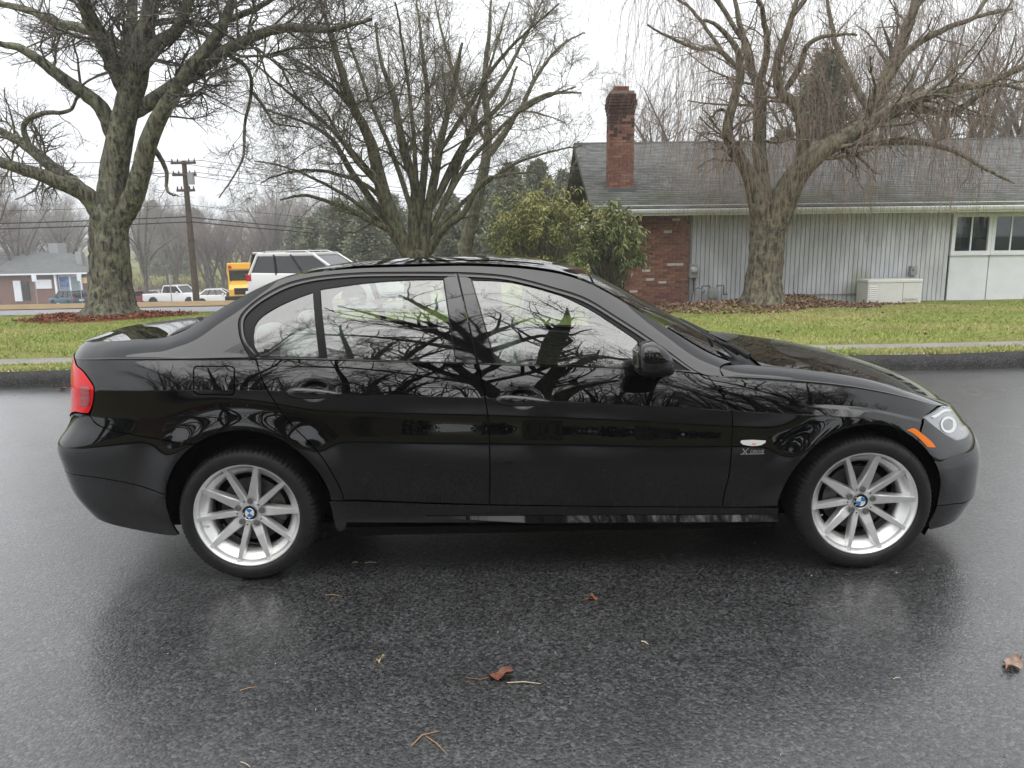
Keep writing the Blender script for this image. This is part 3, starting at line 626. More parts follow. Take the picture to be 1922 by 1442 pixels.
# window frames and glass
wf = panel('rear_window_frame', FRAME_R+[(896, 684), (855, 682.5), (730, 679), (600, 676), (530, 674)], m_satin, holes=[G_QUARTER, G_REAR], off=-.002, gap=.001, parent=rd, mirror=True)
wf2 = panel('front_window_frame', [(857.5, 511.5)]+FRAME_F[1:]+[(1265, 697.5), (1190, 692.7), (1050, 688), (960, 685.5), (897, 684)], m_satin, holes=[G_FRONT], off=-.002, gap=.001, parent=fd)
panel('quarter_glass', G_QUARTER, m_glass, off=-.006, gap=-.003, flange=0, parent=rd)
panel('rear_door_glass', G_REAR, m_glass, off=-.006, gap=-.003, flange=0, parent=rd)
panel('front_door_glass', G_FRONT, m_glass, off=-.006, gap=-.003, flange=0, parent=fd)
panel('pillar_trim', [(833, 523), (857, 513.5), (895.5, 683), (856, 681.5)], m_gloss, off=.002, gap=.0015, parent=rd)
panel('pillar_trim', [(859.5, 513.5), (884, 524), (929.5, 684), (898, 684)], m_gloss, off=.002, gap=.0015, parent=fd)
panel('window_divider', [(587.5, 548), (600.5, 542.5), (613.5, 673), (599, 672)], m_satin, off=.001, gap=.001, parent=rd)
panel('sail_panel', [(1197, 640), (1276, 696.5), (1240, 695), (1200, 693.2)], m_satin, off=.001, gap=0, parent=fd)
panel('belt_molding', [(482, 670), (600, 673), (850, 680), (894, 681.3), (894.8, 684.2), (850, 682.6), (600, 675.6), (482, 673.4)], m_gloss, off=.005, gap=0, flange=.005, parent=rd)
panel('belt_molding', [(898, 681.5), (1050, 685.6), (1190, 690.2), (1265, 694.6), (1305, 698), (1308, 700.5), (1265, 697), (1190, 692.8), (1050, 688), (899, 684.3)], m_gloss, off=.005, gap=0, flange=.005, parent=fd)
panel('frame_molding', [(480, 669), (459, 643), (453, 616), (457, 594), (480, 571), (518, 547), (565, 530), (633, 520), (750, 516), (855, 516.5), (855, 519.5), (750, 519), (634, 523), (567, 533), (521, 550), (483, 573), (461, 595), (457, 616), (463, 642), (484, 668)], m_gloss, off=.004, gap=0, flange=.005, parent=rd)
panel('frame_molding', [(861, 516.5), (943, 521.5), (993, 531.5), (1043, 545.5), (1100, 565), (1150, 594.5), (1200, 626.5), (1250, 660), (1304, 698), (1300, 698.5), (1248, 663), (1198, 630), (1148, 598), (1098, 568.5), (1042, 549), (992, 535), (942, 525), (862, 520)], m_gloss, off=.004, gap=0, flange=.005, parent=fd)
# ---- inner shell so that the gaps and wheel wells are dark
i_, j_ = np.meshgrid(np.arange(0, NS-1, 6), np.arange(0, NT-1), indexing='ij')
SI = np.arange(0, NS, 6); TI = np.arange(0, NT, 2)
if TI[-1] != NT-1: TI = np.r_[TI, NT-1]
if SI[-1] != NS-1: SI = np.r_[SI, NS-1]
Pi = P[np.ix_(SI, TI)]-NRM[np.ix_(SI, TI)]*.022
kz = T[TI] > 8.9; Pi[:, kz] = P[np.ix_(SI, TI)][:, kz]-np.array([0, 0, .022])
Vi = []; Fi = []; ii = np.arange(len(SI)*len(TI)).reshape(len(SI), len(TI))
for a in range(len(SI)-1):
    for b in range(len(TI)-1):
        c = Pi[a:a+2, b:b+2].reshape(-1, 3).mean(0); t = T[TI[b]]; x = TX[SI[a]]
        if any(math.hypot(c[0]-ax, c[2]-az) < ar+.012 for ax, az, ar in ARCH) and t < 7: continue
        if 7.75 < t < 8.9 and -1.35 < x < .70: continue
        if t >= 8.7 and (.12 < x < .95 or -1.8 < x < -1.1): continue
        Fi.append((ii[a, b], ii[a+1, b], ii[a+1, b+1], ii[a, b+1]))
Pf = Pi.reshape(-1, 3)
k0 = len(Pf); mk('inner_shell', np.concatenate([Pf, Pf*[1, -1, 1]]), Fi+[tuple(int(q)+k0 for q in reversed(f)) for f in Fi], m_void, car, smooth=True)
ub = MB(); ub.box((-1.9, -.70, .215), (1.8, .70, .225)); 
ub.box((-.95, -.84, .20), (.95, .84, .23))
ub.build('underbody', m_void, car)
for (ax, az, ar), sx in zip(ARCH, (-1, 1)):
    for sg in (-1, 1):
        b = MB(); y0, y1 = sg*.52, sg*(.83 if sx < 0 else .765)
        b.lathe([(ar+.035, y1), (ar+.03, y0), (.02, y0)], 40, (ax, 0, az), 'y', a0=-.12 if sx < 0 else -.50, a1=math.pi+.12); b.build('wheel_well', m_void, car, recalc=False)
# ---- wheels
RHUB = .308
def spoke_mesh(wide):
    """one spoke, pointing +z from hub to rim, outer face towards -y"""
    if wide: sec = [(.045, .026, -.052), (.075, .024, -.058), (.11, .0205, -.070), (.17, .0155, -.084), (.214, .0125, -.093), (.2275, .0115, -.0985)]
    else: sec = [(.040, .012, -.058), (.075, .0135, -.064), (.11, .0135, -.073), (.17, .0120, -.085), (.214, .0105, -.093), (.2275, .0100, -.0985)]
    V = []; F = []
    for r, h, y in sec:
        V += [(-h*1.25, y+.034, r), (-h, y+.006, r), (-h*.78, y, r), (h*.78, y, r), (h, y+.006, r), (h*1.25, y+.034, r)]
    for i in range(len(sec)-1):
        for j in range(5): F.append((i*6+j, i*6+j+1, (i+1)*6+j+1, (i+1)*6+j))
    return V, F
sm = {}
for wide in (0, 1):
    o = mk('spoke', *spoke_mesh(wide), m_alloy); bmm = bmesh.new(); bmm.from_mesh(o.data); bmesh.ops.recalc_face_normals(bmm, faces=bmm.faces); bmm.to_mesh(o.data); bmm.free(); sm[wide] = o.data; bpy.data.objects.remove(o)
def emblem_sector(r, a0, a1, y, n=10):
    V = [(0, y, 0)]+[(r*math.cos(a), y, r*math.sin(a)) for a in np.linspace(a0, a1, n)]; return V, [tuple([0]+list(range(1, n+1)))[::-1]]
TY_PROF = [(.230, -.085), (.2375, -.095), (.2385, -.1015), (.241, -.106), (.245, -.110), (.254, -.1135), (.266, -.1145), (.279, -.112), (.290, -.107), (.298, -.100), (.304, -.092), (.3075, -.084), (.310, -.06), (.3115, -.03), (.3115, .03), (.310, .06), (.3075, .084), (.304, .100), (.27, .113), (.222, .100), (.214, .085)]
def make_wheel(x, sg, rot, em):
    wy = sg*.753
    rim = MB(); n = 72
    rim.lathe([(.214, .09), (.222, .095), (.232, .098), (.2345, .092), (.222, .088), (.205, .06), (.185, .02), (.180, -.03), (.196, -.062), (.214, -.074), (.2185, -.080), (.2200, -.088), (.2275, -.098), (.2325, -.1045), (.2368, -.1045), (.2375, -.100), (.232, -.096), (.222, -.088)], n, axis='y')
    wm = rim.build('wheel', m_alloy, car, smooth=True, sharp=30)
    wm.location = (x, wy, RHUB); wm.rotation_euler = (0, 0, 0 if sg < 0 else math.pi)
    tz = MB(); nn = 320
    V = []; F = []; kp = len(TY_PROF)
    for i in range(nn):
        a = 2*math.pi*i/nn; blk = (i % 4) < 3
        for q, (r, h) in enumerate(TY_PROF):
            rr = r; hh = h
            if q in (9, 10, 11, 12) and not blk: rr = r-.003; hh = h+.002
            if q in (13, 14) : rr = r
            z = rr*math.sin(a); V.append((rr*math.cos(a), hh*(1+.03*max(0, -math.sin(a)-.93)*8), max(z, -RHUB+.0008)))
    for i in range(nn):
        j = (i+1) % nn
        for q in range(kp-1): F.append((i*kp+q, i*kp+q+1, j*kp+q+1, j*kp+q))
    ty = mk('tyre', V, F, m_rubber, wm); 
    bmm = bmesh.new(); bmm.from_mesh(ty.data); bmesh.ops.recalc_face_normals(bmm, faces=bmm.faces); bmm.to_mesh(ty.data); bmm.free(); ty.data.shade_smooth(); ty.data.set_sharp_from_angle(angle=math.radians(28))
    # raised rings and ribs on the side wall
    rb = MB(); rb.lathe([(.2475, -.1115), (.2485, -.1126), (.2495, -.1120)], 96, axis='y')
    for i in range(150):
        a = 2*math.pi*i/150
        if 10 < i % 75 < 28: continue
        c, s_ = math.cos(a), math.sin(a)
        if .286*s_ < -.30: continue
        rb.add([(r*math.cos(a+d), yv, r*math.sin(a+d)) for r, yv in ((.256, -.1147), (.276, -.1133)) for d in (-.006, .006)], [(0, 1, 3, 2)])
    rb.build('sidewall_ribs', m_rubber, wm, recalc=False)
    hub = MB(); hub.lathe([(.0001, -.058), (.034, -.058), (.046, -.059), (.057, -.055), (.060, -.045), (.060, .02)], 40, axis='y'); hub.build('hub', m_alloy, wm, smooth=True, sharp=35)
    bo0 = None
    for k in range(10):
        wide = (k % 2 == 0); o = bpy.data.objects.new('spoke', sm[1 if wide else 0]); COL.objects.link(o); o.parent = wm; o.rotation_euler = (0, math.radians(rot+36*k), 0)
    for k in range(5):
        a = math.radians(rot+72*k-7); r = .0555
        cx_, cz_ = r*math.sin(a), r*math.cos(a)
        b = MB(); b.lathe([(.0145, -.0575), (.0135, -.0605), (.0125, -.0605), (.0122, -.058), (.0001, -.058)], 18, (cx_, -.0035, cz_), 'y'); b.lathe([(.0085, -.058), (.0085, -.064), (.006, -.064), (.006, -.060), (.0001, -.060)], 6, (cx_, -.002, cz_), 'y'); b.build('lug_bolt', m_alloyd, wm)
        a = math.radians(rot+72*k+36)
        b = MB(); b.lathe([(.0036, -.0605), (.0001, -.0605)], 10, (.057*math.sin(a), -.001, .057*math.cos(a)), 'y'); b.build('locating_hole', m_bblack, wm)
    cap = MB(); cap.lathe([(.0345, -.056), (.0345, -.062), (.033, -.0635), (.0001, -.0645)], 40, axis='y'); cap.build('hub_cap', m_bblack, wm, smooth=True)
    er = math.radians(em)
    for q in range(4):
        V, F = emblem_sector(.0205, er+q*math.pi/2, er+(q+1)*math.pi/2, -.0652); mk('emblem_quarter', V, F, m_bblue if q % 2 == 1 else m_bwhite, wm)
    ring = MB(); ring.lathe([(.0205, -.0648), (.0213, -.0656), (.0221, -.0648)], 40, axis='y'); ring.lathe([(.0325, -.0636), (.0335, -.0645), (.0345, -.0630)], 40, axis='y'); ring.build('emblem_ring', m_chrome, wm)
    for ch_, an in (('B', -38-em), ('M', -em), ('W', 38-em)):
        a = math.radians(an); text_mesh('emblem_letter', ch_, .0105, m_bwhite, wm, (.0272*math.sin(a)*1, -.0647, .0272*math.cos(a)), (math.radians(90), math.radians(-an)*-1, 0) if False else (math.radians(90), math.radians(an), 0), extrude=.0004)
    dk = MB(); dk.lathe([(.07, .0), (.148, .0), (.148, .022), (.07, .022)], 48, (0, .0, 0), 'y', close=True); dk.lathe([(.07, -.012), (.085, -.012), (.085, .0), (.07, .0)], 40, axis='y', close=True); dk.build('brake_disc', m_disc, wm, smooth=True)
    ca = MB(); ca.lathe([(.098, -.028), (.158, -.028), (.158, .05), (.098, .05)], 12, axis='y', close=True, a0=math.radians(-18 if x < 0 else 150), a1=math.radians(35 if x < 0 else 200)); ca.build('brake_caliper', m_disc, wm)
    bk = MB(); bk.lathe([(.0001, .05), (.19, .05)], 40, axis='y'); bk.build('dust_shield', m_void, wm, recalc=False)
    b = MB(); b.tube([(-.19, -.078, -.055), (-.179, -.088, -.052)], .0045, 8); b.build('valve', m_brightline, wm)
    return wm
for x in (-1.38, 1.38):
    for sg in (-1, 1): make_wheel(x, sg, 14.0, 135 if x < 0 else 90)
# ---- door handles
for (u, v), dpar in zip(HANDLES, (rd, fd)):
    c = at_y(u, v, CAR[1]-.925)-np.array(CAR)
    tilt = -.05; V = []; F = []; n = 14; k = 10
    for i in range(n+1):
        q = i/n*2-1; L = .122; hh = .0225*((1-abs(q)**3.0)**.5 if q < 0 else (1-abs(q)**2.2)**.8)+.0008; dd = .016*(1-abs(q)**4)**.5+.0008; bow = .016*(1-q*q)
        for j in range(k):
            a = 2*math.pi*j/k; V.append((c[0]+L*q, c[1]-bow+dd*math.cos(a)*1.0, c[2]+tilt*L*q+hh*math.sin(a)*(1-.25*q)))
    F = [(i*k+j, i*k+(j+1) % k, (i+1)*k+(j+1) % k, (i+1)*k+j) for i in range(n) for j in range(k)]+[tuple(range(k)), tuple(range(n*k, n*k+k))[::-1]]
    b = MB(); b.add(V, F); h = b.build('door_handle', m_paint, dpar, smooth=True, sharp=60)
    h.data.materials[0] = m_paint
    h2 = mk('door_handle', np.array([v.co for v in h.data.vertices])*[1, -1, 1], [tuple(reversed(p.vertices)) for p in h.data.polygons], m_paint, dpar, smooth=True)
    panel('handle_pocket', [(u-22, v-8), (u-18, v-14), (u-8, v-17.5), (u+8, v-17.5), (u+19, v-13), (u+24, v-7), (u+20, v+6), (u+11, v+11), (u-6, v+12), (u-18, v+8)], m_gloss, off=.0008, gap=0, flange=0, grid=.008, mirror=False, parent=dpar)
    panel('pocket_lip', [(u-22, v+10), (u-10, v+15.5), (u+5, v+16.5), (u+20, v+11), (u+16, v+9), (u, v+11.5), (u-12, v+10)], m_brightline, off=.0018, gap=0, flange=0, grid=.008, mirror=False, parent=dpar)
# ---- wing mirror
mc = at_y(1226, 672, CAR[1]-1.0)-np.array(CAR)
def superell(c, r, e1=.55, e2=.6, nu=28, nv=20, f=None):
    V = []; sp = lambda v, e: math.copysign(abs(v)**e, v)
    for i in range(nv+1):
        ph = -math.pi/2+math.pi*i/nv
        for j in range(nu):
            th = 2*math.pi*j/nu; p = [r[0]*sp(math.cos(ph), e1)*sp(math.cos(th), e2), r[1]*sp(math.cos(ph), e1)*sp(math.sin(th), e2), r[2]*sp(math.sin(ph), e1)]
            if f: p = f(p)
            V.append((c[0]+p[0], c[1]+p[1], c[2]+p[2]))
    F = [(i*nu+j, i*nu+(j+1) % nu, (i+1)*nu+(j+1) % nu, (i+1)*nu+j) for i in range(nv) for j in range(nu)]
    return V, F
def mirf(p):
    q = p[0]/.076; k = 1-.30*max(0, q)**1.5
    return [p[0]-.018*max(0, p[2]/.068)*0, p[1]*(1-.15*max(0, q)), p[2]*k-.012*max(0, q)+(-.012*max(0, q) if p[2] > 0 else .006*max(0, q))]
for sg in (1, -1):
    mb = MB(); V, F = superell((mc[0], mc[1], mc[2]), (.076, .098, .068), .62, .55, f=mirf)
    V = [(x, y*sg, z) for x, y, z in V]; mb.add(V, F); hs = mb.build('wing_mirror', m_paint, car, smooth=True, sharp=80)
    gb = MB(); gb.box((mc[0]-.0762, sg*mc[1]-.060, mc[2]-.032), (mc[0]-.070, sg*mc[1]+.060, mc[2]+.036), .003); gb.build('mirror_glass', m_chrome, hs)
    lw = MB(); V, F = superell((mc[0]+.004, mc[1]+.004, mc[2]-.040), (.077, .096, .032), .6, .55); lw.add([(x, y*sg, z) for x, y, z in V], F); lw.build('lower_cap', m_satin, hs, smooth=True, sharp=80)
    ar = MB(); ar.tube([(mc[0]+.05, sg*(mc[1]+.06), mc[2]-.045), (mc[0]+.075, sg*(mc[1]+.10), mc[2]-.052), (mc[0]+.085, sg*(mc[1]+.16), mc[2]-.055)], [.028, .022, .026], 12); ar.build('mirror_arm', m_plast, hs, smooth=True)
# ---- badge and repeater on the fender
panel('side_repeater', [(1389, 830), (1391, 826.5), (1412, 825.5), (1437, 827), (1436, 831), (1428, 835.5), (1410, 837), (1394, 834.5)], m_lens, off=.004, gap=0, flange=.004, grid=.01)
panel('repeater_mark', [(1411, 832), (1418, 832), (1418, 834), (1411, 834)], m_amber, off=.0055, gap=0, flange=0, grid=.01, mirror=False)
bp_ = surf(*[np.array([v]) for v in hit(1412, 847.5)])
bl = bp_[0][0]; bn = bp_[1][0]
text_mesh('badge_letter', 'X', .040, m_chrome, car, (bl[0]-.035, bl[1]-.002, bl[2]-.001), (math.radians(90), 0, 0), extrude=.0015, sx=1.15, shear=.15)
text_mesh('badge_lettering', 'DRIVE', .0215, m_chrome, car, (bl[0]+.019, bl[1]-.002, bl[2]-.001), (math.radians(90), 0, 0), extrude=.0015, sx=1.05, shear=.15)
bb = MB(); bb.box((bl[0]-.052, bl[1]-.0015, bl[2]-.0125), (bl[0]+.052, bl[1]+.004, bl[2]-.0095)); bb.build('badge_bar', m_chrome, car)
# ---- wipers
for (a, b_, c) in (((.86, -.62, .965), (.80, -.30, 1.015), (.76, .15, 1.05)), ((.87, -.02, .99), (.80, .25, 1.03), (.76, .62, 1.03))):
    wp = MB(); wp.tube([a, b_, c], [.011, .009, .006], 6); wp.tube([(b_[0]-.02, b_[1]-.22, b_[2]-.004), (b_[0]-.03, b_[1], b_[2]+.004), (c[0]-.02, c[1]+.1, c[2]-.004)], .007, 6); wp.build('wiper', m_plast, car)
wp = MB(); wp.tube([(.90, -.66, .955), (.84, -.60, .992), (.80, -.56, 1.005)], [.016, .013, .008], 8); wp.build('wiper_pivot', m_plast, car)
# ---- cabin
def seat(x, y, front=True):
    b = MB(); V, F = superell((x, y, .52), (.25, .25, .09), .5, .5); b.add(V, F)
    def lean(p): return [p[0]-.30*(p[2]+.3)*.9, p[1]*(1-.12*max(0, p[2]/.33)), p[2]]
    V, F = superell((x-.10, y, .80), (.065, .24, .30), .5, .55, f=lean); b.add(V, F)
    s_ = b.build('seat', m_seat, car, smooth=True, sharp=80)
    h = MB(); V, F = superell((x-.30, y, 1.19), (.045, .13, .085), .6, .6); h.add(V, F); h.tube([(x-.285, y-.05, 1.06), (x-.295, y-.05, 1.16)], .007, 6); h.tube([(x-.285, y+.05, 1.06), (x-.295, y+.05, 1.16)], .007, 6); h.build('headrest', m_seat, s_, smooth=True)
seat(.02, -.37); seat(.02, .37)
b = MB(); V, F = superell((-.80, 0, .50), (.22, .62, .12), .4, .4); b.add(V, F); V, F = superell((-1.10, 0, .84), (.10, .50, .20), .4, .4, f=lambda p: [p[0]-.35*(p[2]+.24), p[1], p[2]]); b.add(V, F); bs = b.build('rear_bench', m_seat, car, smooth=True)
for y in (-.37, .37):
    h = MB(); V, F = superell((-1.36, y, 1.06), (.05, .13, .06), .6, .6); h.add(V, F); h.build('headrest', m_seat, bs, smooth=True)
b = MB(); b.prism([(.55, .60), (.50, .84), (.56, .90), (.80, .92), (.80, .55)], -.70, .70); b.build('dashboard', m_dash, car)
b = MB(); b.prism([(-1.8, .98), (-1.3, 1.0), (-1.3, .96), (-1.8, .9)], -.62, .62); b.build('parcel_shelf', m_dash, car)
b = MB(); b.box((-.93, -.72, .235), (.7, .72, .30)); b.build('cabin_floor', m_dash, car)
for sg in (-1, 1):
    b = MB(); b.prism([(-.93, .35), (-.93, .72), (-1.25, .80), (-1.25, .97), (-.3, .95), (.70, .885), (.72, .35)], sg*.80, sg*.755); b.build('door_lining', m_dash, car)
st = MB(); c = (.40, .37, .86)
ring = [(c[0]+.185*math.cos(a)*.42, c[1]+.185*math.sin(a), c[2]+.185*math.cos(a)*.9) for a in np.linspace(0, 2*math.pi, 33)]
st.tube(ring, .0155, 8, caps=False); V, F = superell(c, (.03, .07, .06), .7, .7, 14, 10); st.add(V, F)
for a in (math.pi/2, -math.pi/2, math.pi): st.tube([c, (c[0]+.18*math.cos(a)*.42, c[1]+.18*math.sin(a), c[2]+.18*math.cos(a)*.9)], .012, 6)
st.tube([c, (.60, .37, .80)], .03, 8)
st.build('steering_wheel', m_dash, car, smooth=True, sharp=60)
mr = MB(); V, F = superell((.22, 0, 1.26), (.02, .12, .035), .5, .5, 16, 10); mr.add(V, F); mr.tube([(.24, 0, 1.28), (.27, 0, 1.31)], .008, 6); mr.build('interior_mirror', m_plast, car, smooth=True)
# ================================================================== the low house on the right
WY = 19.5
house = empty('ranch_house', (0, 0, 0)); tag(house, 'low house with grey vertical siding, brick corner, shingled roof and white window panels', 'house')
brick_cols = [(.27, .135, .098), (.31, .155, .11), (.23, .11, .085), (.34, .18, .13), (.28, .145, .112), (.20, .105, .086)]
brick_m = [mat('brick_%s' % 'abcdef'[i], c, rough=.9, spec=.15, noise=(18, .35, 4), bump=(60, .5, .004)) for i, c in enumerate(brick_cols)]
brick_white = mat('painted_brick', (.62, .58, .53), rough=.85, noise=(12, .15, 3)); brick_soot = mat('sooty_brick', (.075, .035, .028), rough=.95, noise=(10, .5, 4), bump=(60, .5, .004))
m_mortar = mat('mortar', (.22, .19, .165), rough=.95, noise=(14, .2, 3))
def brick_mesh(m, L=.197, D=.09, H=.060):
    b = MB(); b.box((-L/2, 0, -H/2), (L/2, D, H/2), .004); o = b.build('brick', m); me = o.data; bpy.data.objects.remove(o); return me
BM = [brick_mesh(m) for m in brick_m]; BMH = [brick_mesh(m, .092) for m in brick_m]; BW = brick_mesh(brick_white); BS = brick_mesh(brick_soot); BSH = brick_mesh(brick_soot, .092)
def put(me, parent, loc, rz=0, name='brick'):
    o = bpy.data.objects.new(name, me); COL.objects.link(o); o.parent = parent; o.location = loc; o.rotation_euler = (rng.normal(0, .006), 0, rz); return o
X0, X1 = at_y(1174, 500, WY)[0], at_y(1293, 500, WY)[0]
WZ0, EZ = -.30, 2.34
whites = [at_y(u, v, WY)[[0, 2]] for u, v in ((1207, 506), (1253, 496), (1225, 525), (1246, 530), (1193, 545.5), (1281, 495), (1250, 433), (1262, 408))]
bw = MB(); bw.box((X0, WY+.012, WZ0), (X1, WY+.22, EZ)); wall = bw.build('brick_wall', m_mortar, house)
ch_ = .0735; L = .207; z = WZ0+.03; row = 0
while z < EZ-.03:
    x = X0+.1035-(row % 2)*.1035
    while x < X1-.02:
        me = BM[rng.integers(6)]; half = False
        if x-.1 < X0-.001: me = BMH[rng.integers(6)]; xx = X0+.047
        elif x+.1 > X1+.001: me = BMH[rng.integers(6)]; xx = X1-.047
        else:
            xx = x
            for wx, wz in whites:
                if abs(wx-x) < .1035 and abs(wz-z) < .037: me = BW
        put(me, wall, (xx, WY-.0015+rng.normal(0, .0015), z)); x += L
    z += ch_; row += 1
# side wall of the house (left gable)
m_side = mat('gable_shade_grey', (.05, .052, .052), rough=.8, noise=(6, .3, 3))  # shade on the gable side is put into this dark grey
RX0 = 1.95; RX1 = 17.0; RY, RZ = 23.9, at_y(1400, 262, 23.9)[2]; EY = 18.86
EZE = at_y(1500, 384, EY)[2]
b = MB(); b.prism([(WY+.22, WZ0), (WY+.22, EZ), (RY, RZ-.25), (28.3, EZ), (28.3, WZ0)], X0+.02, X0+.20, 'yz'); b.build('gable_wall', m_side, house)
b = MB(); b.prism([(EY+.05, EZE-.10), (EY+.05, EZE-.005), (RY, RZ-.035), (RY, RZ-.24)], RX0+.01, RX0+.06, 'yz'); b.build('rake_board', m_side, house)
# siding boards
m_side2 = bpy.data.materials.new('grey_siding'); m_side2.use_nodes = True
def siding_nodes(m, base):
    n = m.node_tree.nodes; l = m.node_tree.links; b = n['Principled BSDF']; b.inputs['Roughness'].default_value = .75; b.inputs['Specular IOR Level'].default_value = .25
    g = n.new('ShaderNodeNewGeometry'); z = n.new('ShaderNodeTexNoise'); z.inputs['Scale'].default_value = 1.4; z.inputs['Detail'].default_value = 6; mp = n.new('ShaderNodeMapping'); mp.inputs['Scale'].default_value = (3.0, 3.0, .8)
    l.new(g.outputs['Position'], mp.inputs[0]); l.new(mp.outputs[0], z.inputs['Vector'])
    r = n.new('ShaderNodeValToRGB'); r.color_ramp.elements[0].position = .3; r.color_ramp.elements[1].position = .72; r.color_ramp.elements[0].color = (*[c*.78 for c in base], 1); r.color_ramp.elements[1].color = (*[c*1.12 for c in base], 1); l.new(z.outputs[0], r.inputs[0])
    # algae bloom behind the generator
    p = at_y(1612, 535, WY); v = n.new('ShaderNodeVectorMath'); v.operation = 'SUBTRACT'; v.inputs[1].default_value = (p[0], p[1], p[2]); l.new(g.outputs['Position'], v.inputs[0])
    s2 = n.new('ShaderNodeVectorMath'); s2.operation = 'MULTIPLY'; s2.inputs[1].default_value = (1.5, 0, 1.15); l.new(v.outputs[0], s2.inputs[0]); ln = n.new('ShaderNodeVectorMath'); ln.operation = 'LENGTH'; l.new(s2.outputs[0], ln.inputs[0])
    a1 = n.new('ShaderNodeMath'); a1.operation = 'MULTIPLY_ADD'; a1.inputs[1].default_value = .7; l.new(z.outputs[0], a1.inputs[0]); l.new(ln.outputs['Value'], a1.inputs[2])
    mr = n.new('ShaderNodeMapRange'); mr.inputs[1].default_value = .95; mr.inputs[2].default_value = .35; mr.inputs[3].default_value = 0; mr.inputs[4].default_value = .65; l.new(a1.outputs[0], mr.inputs[0])
    mx = n.new('ShaderNodeMixRGB'); mx.inputs[2].default_value = (.26, .28, .08, 1); l.new(mr.outputs[0], mx.inputs[0]); l.new(r.outputs[0], mx.inputs[1]); l.new(mx.outputs[0], b.inputs['Base Color'])
siding_nodes(m_side2, (.60, .62, .65))
m_white = mat('white_paint', (.80, .83, .87), rough=.55, noise=(3, .06, 4)); m_wpanel = mat('white_panel', (.75, .78, .82), rough=.6, noise=(2.2, .06, 5))
X2 = at_y(1779, 480, WY)[0]; nb = 57; wb = (X2-X1-.05)/nb
b = MB(); b.box((X1, WY+.02, WZ0), (X2, WY+.2, EZ)); b.build('wall_backing', mat('groove_grey', (.10, .10, .10), rough=.9), house)
b = MB(); b.box((0, 0, 0), (wb-.013, .03, EZ-WZ0-.14), .004); o = b.build('board', m_side2); bme = o.data; bpy.data.objects.remove(o)
for i in range(nb):
    o = bpy.data.objects.new('siding_board', bme); COL.objects.link(o); o.parent = house; o.location = (X1+.05+i*wb+.006, WY-.008+rng.normal(0, .001), WZ0+.14)
b = MB(); b.box((X1+.002, WY-.035, WZ0), (X1+.052, WY+.02, EZ)); b.build('corner_board', mat('corner_grey', (.22, .22, .22), rough=.7), house)
b = MB(); b.box((X1+.06, WY-.016, WZ0), (X2, WY+.019, WZ0+.138)); b.build('foundation_strip', mat('foundation', (.13, .12, .11), rough=.9, noise=(5, .3, 4)), house)
pz = at_y(1600, 547, WY)[2]; b = MB(); b.tube([(X1+1.5, WY-.06, pz), (X1+4.6, WY-.06, pz)], .016, 8); b.build('gas_pipe', mat('grey_pipe', (.28, .28, .28), rough=.5), house)
# window bay
m_wglass = glass('window_glass', (.55, .60, .60), .09); m_room = mat('dim_room', (.20, .22, .23), rough=.9); m_blind = mat('roller_blind', (.55, .58, .58), rough=.9)
zt, zm, zb = at_y(1840, 394, WY)[2], at_y(1840, 470, WY)[2], at_y(1840, 571, WY)[2]
def window_unit(xa, xb):
    fr = MB(); t = .085; y0, y1 = WY-.05, WY+.04
    fr.box((xa, y0, zm), (xa+t, y1, zt)); fr.box((xb-t, y0, zm), (xb, y1, zt)); fr.box((xa+t, y0+.002, zt-t), (xb-t, y1, zt-.002)); fr.box((xa+t, y0+.002, zm+.002), (xb-t, y1, zm+t*.9))
    f = fr.build('window', m_white, house)
    mid_ = (xa+xb)/2; b = MB(); b.box((mid_-.018, WY-.02, zm+t*.9), (mid_+.018, WY+.03, zt-t)); b.build('mullion', m_white, f)
    b = MB(); b.box((xa+t, WY-.005, zm+t*.9), (mid_-.018, WY+.003, zt-t)); b.build('pane', m_wglass, f); b = MB(); b.box((mid_+.018, WY+.012, zm+t*.9), (xb-t, WY+.02, zt-t)); b.build('pane', m_wglass, f)
    b = MB(); b.box((xa+t, WY+.10, zm+t+.32), (xb-t, WY+.105, zt-t)); b.build('blind', m_blind, f)
    b = MB(); b.box((xa+t-.02, WY+.25, zm), (xb-t+.02, WY+.26, zt)); b.build('room_back', m_room, f)
    b = MB(); b.box((xa+.008, WY-.02, zb), (xb-.008, WY+.03, zm-.035), .006); b.build('lower_panel', m_wpanel, house)
    b = MB(); b.box((xa-.01, WY-.075, zm-.035), (xb+.01, WY+.03, zm-.001)); b.build('sill', m_white, f)
ux = X2+.03; uw = at_y(1860, 430, WY)[0]-X2-.03
for k in range(4): window_unit(ux+k*uw+.004, ux+(k+1)*uw-.004)
b = MB(); b.box((X2, WY+.03, WZ0), (ux+4*uw+2, WY+.09, zb+.02)); b.build('sill_beam', m_mortar, house)
b = MB(); b.box((X2, WY-.01, zt), (ux+4*uw+2, WY+.1, EZ)); b.build('header_board', m_white, house)
b = MB(); b.box((X2+.2, WY+.5, WZ0), (ux+4*uw+2, WY+.6, EZ)); b.build('inner_wall', m_room, house)
